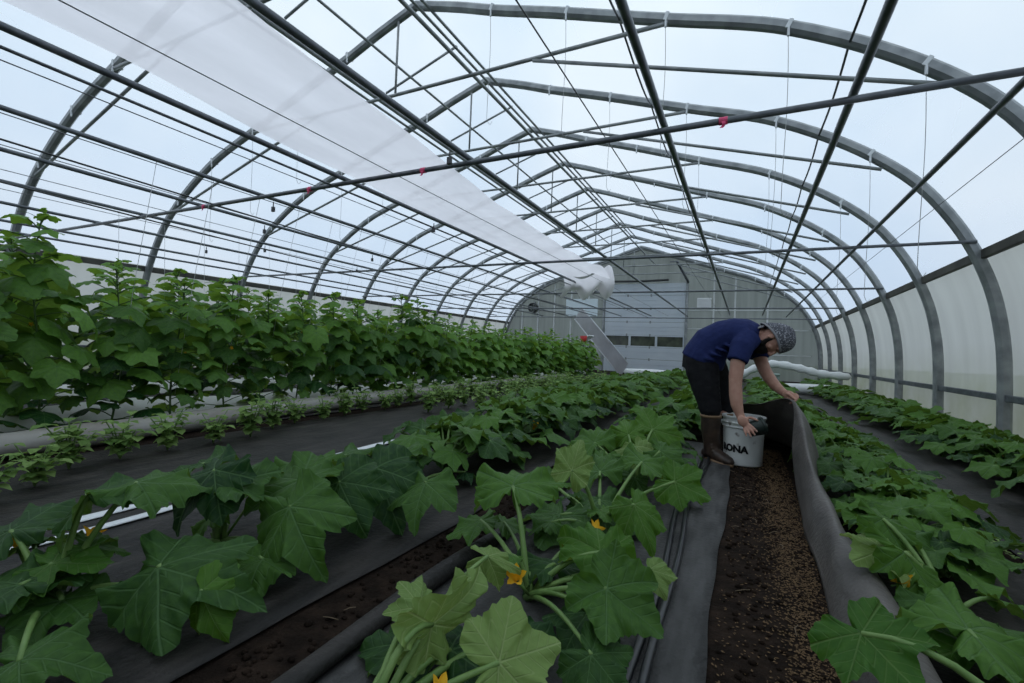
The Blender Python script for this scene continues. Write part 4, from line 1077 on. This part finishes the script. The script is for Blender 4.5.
# left hand: closed on the free edge of the fabric
hand((.284, 3.800, .550), (.042, .018, .034), np.asarray(Matrix.Rotation(math.radians(20), 3, 'Y')),
     [([(.308, 3.788, .562), (.328, 3.768, .560), (.334, 3.752, .542), (.322, 3.744, .528)], .0092),
      ([(.300, 3.784, .552), (.320, 3.762, .546), (.325, 3.744, .528), (.312, 3.738, .514)], .0095),
      ([(.290, 3.782, .542), (.308, 3.760, .534), (.312, 3.742, .516), (.299, 3.736, .503)], .0090),
      ([(.279, 3.782, .533), (.294, 3.762, .524), (.297, 3.746, .508), (.286, 3.740, .497)], .0080)],
     [(.272, 3.788, .560), (.284, 3.764, .556), (.298, 3.744, .546), (.306, 3.734, .534)])
remesh(body.build('body', M_skin, man), .005, 2)
ma = MA()
for p, d, r in nails: ellipsoid(ma, p + np.array((0, -r * .55, r * .25)), (r * .55, r * .3, r * .7), None, 8, 5)
ma.build('fingernails', mat('nail', (.5, .32, .26), .35), man)
# T-shirt
ma = MA()
tube(ma, W((-.305, 3.96, .752), (-.28, 3.96, .81), (-.235, 3.96, .895), (-.15, 3.96, .945), (-.06, 3.96, .968), (.02, 3.96, .968), (.07, 3.955, .965), (.098, 3.95, .962)),
     [(.165, .190), (.162, .188), (.152, .176), (.142, .180), (.136, .190), (.125, .192), (.100, .15), (.078, .085)], 22, Yv)
for i in range(6):     # soft folds over the bent waist and back
    a = .55 + .17 * i; tube(ma, W((-.30 + .055 * i, 3.785, .80 + .03 * i), (-.25 + .05 * i, 3.772 - .004 * i, .78 + .035 * i), (-.20 + .045 * i, 3.79, .77 + .03 * i)), [.008, .016, .008], 8, round_cap=True)

for y, (a, b, c) in ((3.80, ((.02, 3.83, .95), (-.02, 3.755, .88), (-.05, 3.715, .772))), (4.09, ((.05, 4.05, .95), (.085, 4.09, .88), (.10, 4.075, .80)))):
    tube(ma, W(a, b, c), [(.09, .085), (.080, .076), (.071, .069)], 16, Yv)
remesh(ma.build('shirt', M_shirt, man), .009, 3)
# trousers
ma = MA()
tube(ma, W((-.265, 3.96, .86), (-.308, 3.96, .785), (-.310, 3.96, .70)), [(.10, .145), (.142, .168), (.142, .165)], 20, Yv)
tube(ma, W((-.295, 3.87, .79), (-.29, 3.865, .68), (-.262, 3.86, .56), (-.235, 3.86, .45), (-.222, 3.86, .385), (-.219, 3.862, .355), (-.215, 3.86, .30)), [(.125, .095), (.122, .096), (.102, .088), (.085, .080), (.079, .075), (.064, .064), (.052, .052)], 18, Yv)
tube(ma, W((-.275, 4.06, .80), (-.225, 4.07, .68), (-.175, 4.08, .56), (-.145, 4.085, .45), (-.138, 4.09, .385), (-.139, 4.092, .355), (-.135, 4.09, .30)), [(.12, .10), (.115, .098), (.098, .088), (.083, .080), (.077, .075), (.064, .064), (.052, .052)], 18, Yv)
for i in range(7):
    z = .40 + .035 * i; tube(ma, W((-.30, 3.84, z), (-.225, 3.785, z - .012), (-.15, 3.83, z + .01)), [.004, .009, .004], 6)
remesh(ma.build('trousers', M_jeans, man), .010, 2)
# boots
def boot(ax, ay, dx, dy, top):
    d = nrm((dx, dy, 0)); A = np.array((ax, ay, 0)); ma = MA()
    tube(ma, [A - O + q for q in ((-.014, -.01, top), (-.012, -.008, .24), (-.004, -.002, .15), (0, 0, .09), (0, 0, .05))], [.074, .070, .060, .058, .055], 18)
    P = [A - O + d * t + np.array((0, 0, z)) for t, z in ((-.075, .05), (-.03, .058), (.05, .062), (.12, .050), (.175, .040), (.205, .034))]
    tube(ma, P, [(.040, .036), (.046, .041), (.050, .044), (.042, .049), (.034, .046), (.018, .028)], 16, np.cross(d, (0, 0, 1)), round_cap=True)
    for i in range(4): tube(ma, [A - O + d * (.055 - .006 * i) + np.array((dy * .05, -dx * .05, .09 + .02 * i)), A - O + d * (.066 - .01 * i) + np.array((0, 0, .095 + .022 * i)), A - O + d * (.055 - .006 * i) - np.array((dy * .05, -dx * .05, -.09 - .02 * i))], .007, 6)
    b = remesh(ma.build('boot', M_boot, man), .006, 2)
    ma = MA(); tube(ma, [A - O + (-.014, -.01, top - .008), A - O + (-.014, -.01, top + .012)], .0775, 20); ma.build('cuff', M_tan, b)
    ma = MA(); seg = 28; side = np.cross(d, (0, 0, 1)); V = []
    for z, g in ((.004, 0), (.014, .003), (.026, .002)):
        for k in range(seg):
            a = 2 * PI * k / seg; u = math.cos(a); v = math.sin(a)
            V.append(A - O + d * (.062 + (.150 + g) * u) + side * (.047 + g) * v * (1 - .18 * (u < -.1) + .10 * math.sin(1.5 * u)) + np.array((0, 0, z)))
    F = [(i * seg + k, i * seg + (k + 1) % seg, (i + 1) * seg + (k + 1) % seg, (i + 1) * seg + k) for i in range(2) for k in range(seg)] + [tuple(reversed(range(seg))), tuple(2 * seg + k for k in range(seg))]
    ma.add(V, F); ma.build('sole', M_tan, b)
boot(-.205, 3.885, .70, -.71, .345)
boot(-.125, 4.10, .85, .5, .345)
# cap, beard, hair
def head_part(name, m, fn, nu=28, nv=12, vox=None):
    ma = MA(); grid(ma, fn, nu, nv)
    ma.V = [np.concatenate(ma.V) @ HR.T + HC]
    o = ma.build(name, m, man); s = o.modifiers.new('thick', 'SOLIDIFY'); s.thickness = .007; s.offset = 1
    return o
def capf(a, b):
    an = 2 * PI * a; t = b * PI / 2
    low = -.012 + .046 * math.cos(an) - .012 * math.cos(2 * an)          # brim high over the brow, down to the nape behind
    rx, ry = .112, .090
    return (-.014 + rx * math.cos(an) * math.cos(t) ** .7, ry * math.sin(an) * math.cos(t) ** .7, low + (.130 - low) * math.sin(t) + .004 * math.sin(5 * an) * math.sin(2 * t))
head_part('cap', M_cap, capf, 36, 14)
def bandf(a, b):
    an = 2 * PI * a; low = -.012 + .046 * math.cos(an) - .012 * math.cos(2 * an)
    return (-.014 + .115 * math.cos(an), .093 * math.sin(an), low - .006 + .016 * b)
head_part('cap_band', M_capband, bandf, 36, 2)
def napef(a, b):                                                     # cloth tail of the cap at the back of the neck
    an = PI + (a - .5) * 1.5
    return (-.012 + (.106 - .012 * b) * math.cos(an), .088 * math.sin(an) * (1 - .15 * b), -.055 - .055 * b)
head_part('cap_tail', M_capband, napef, 14, 4)
def fringef(a, b):                                                   # dark hair under the brim at the brow
    an = (a - .5) * 1.9
    return (-.012 + .106 * math.cos(an), .083 * math.sin(an), .030 - .018 * b + .012 * math.cos(an))
head_part('hair', M_hair, fringef, 16, 3)
ma = MA()
tube(ma, [(.060, 0, -.150), (.052, 0, -.128), (.046, 0, -.10), (.036, 0, -.072)], [(.020, .022), (.044, .036), (.058, .050), (.062, .058)], 18, Yv, round_cap=True)
for s in (-1, 1): tube(ma, [(.040, s * .052, -.085), (.018, s * .063, -.055), (.010, s * .070, -.015)], [.020, .016, .010], 10, round_cap=True)
tube(ma, [(.078, -.03, -.066), (.093, 0, -.062), (.078, .03, -.066)], [.007, .008, .007], 8, round_cap=True)
ma.V = [np.concatenate(ma.V) @ HR.T + HC]
remesh(ma.build('beard', M_hair, man), .005, 1)

# ------------------------------------------------------------------ bucket and pot
M_bucket = mat('white_bucket_plastic', (0.70, 0.71, 0.70), 0.45, .4, 0, (16, (0.12, 0.10, 0.08), .60, .74))
bucket = empty('bucket', (.008, 3.945, .006), 'white pail with bold black lettering standing between the man\'s boots and the soil strip', 'bucket')
ma = MA()
lathe(ma, [(0, 0), (.126, 0), (.132, .006), (.140, .26), (.1405, .272), (.148, .276), (.148, .283), (.142, .287), (.1425, .302), (.150, .306), (.150, .313), (.1435, .318), (.1445, .340), (.152, .344), (.153, .356), (.146, .36), (.140, .35), (.135, .20), (.125, .012), (0, .012)], 48)
ma.build('body', M_bucket, bucket); edges_sharp(bucket.children[0], 40)
ma = MA(); lathe(ma, [(0, .25), (.05, .262), (.1, .255), (.137, .245)], 30); ma.build('grain', M_husk, bucket)
ma = MA(); tube(ma, [(.153 * math.cos(a), .153 * math.sin(a) + 0, .295 - .09 * math.sin((a + .2) % PI)) for a in np.linspace(.2, PI - .2, 16)], .003, 6); ma.build('handle', M_wire, bucket)
for a in (.2, PI - .2):
    ma = MA(); ellipsoid(ma, (.150 * math.cos(a), .150 * math.sin(a), .295), (.014, .014, .018)); ma.build('handle_ear', M_bucket, bucket)
cu = bpy.data.curves.new('lettering', 'FONT'); cu.body = 'RONA'; cu.size = .070; cu.offset = .0036; cu.extrude = .0012; cu.resolution_u = 3
to = bpy.data.objects.new('lettering_outline', cu); COL.objects.link(to)
bpy.context.view_layer.update()
me = bpy.data.meshes.new_from_object(to.evaluated_get(bpy.context.evaluated_depsgraph_get()))
bpy.data.objects.remove(to); bpy.data.curves.remove(cu)
import bmesh
bm = bmesh.new(); bm.from_mesh(me)
for it in range(2): bmesh.ops.subdivide_edges(bm, edges=[e for e in bm.edges if e.calc_length() > .012], cuts=2)
xs = [v.co.x for v in bm.verts]; x0, x1 = min(xs), max(xs)
for v in bm.verts:
    u = (v.co.x - (x0 + x1) / 2) * 1.0; z = .102 + v.co.y + (v.co.x - x0) * -.02; r = .1335 + .031 * z + .0012 + v.co.z
    a = math.radians(-117) + u / .137
    v.co = (r * math.cos(a), r * math.sin(a), z)
bm.to_mesh(me); bm.free(); me.materials.append(mat('black_print', (.006, .006, .008), .5))
lo_ = bpy.data.objects.new('lettering', me); COL.objects.link(lo_); lo_.parent = bucket; lo_['label'] = 'bold black capital letters on the bucket'
pot = empty('plant_pot', (.083, 3.657, .318), 'small dark plastic plant pot tipped sideways in the man\'s right hand', 'pot')
PR = np.asarray(Matrix.Rotation(math.radians(14), 3, 'Z') @ Matrix.Rotation(math.radians(68), 3, 'Y'))
M_pot = mat('dark_green_plastic', (0.012, 0.022, 0.019), 0.45, .4, 0, (25, (0.06, 0.065, 0.06), .58, .75))
ma = MA(); lathe(ma, [(0, -.055), (.052, -.055), (.056, -.05), (.066, .045), (.072, .047), (.073, .066), (.068, .066), (.062, .045), (.052, -.048), (0, -.048)], 30, R=PR * .88)
pb = ma.build('body', M_pot, pot); edges_sharp(pb, 40)
ma = MA(); lathe(ma, [(0, .01), (.03, .014), (.057, .0)], 20, R=PR * .88); ma.build('grain', M_husk, pot)
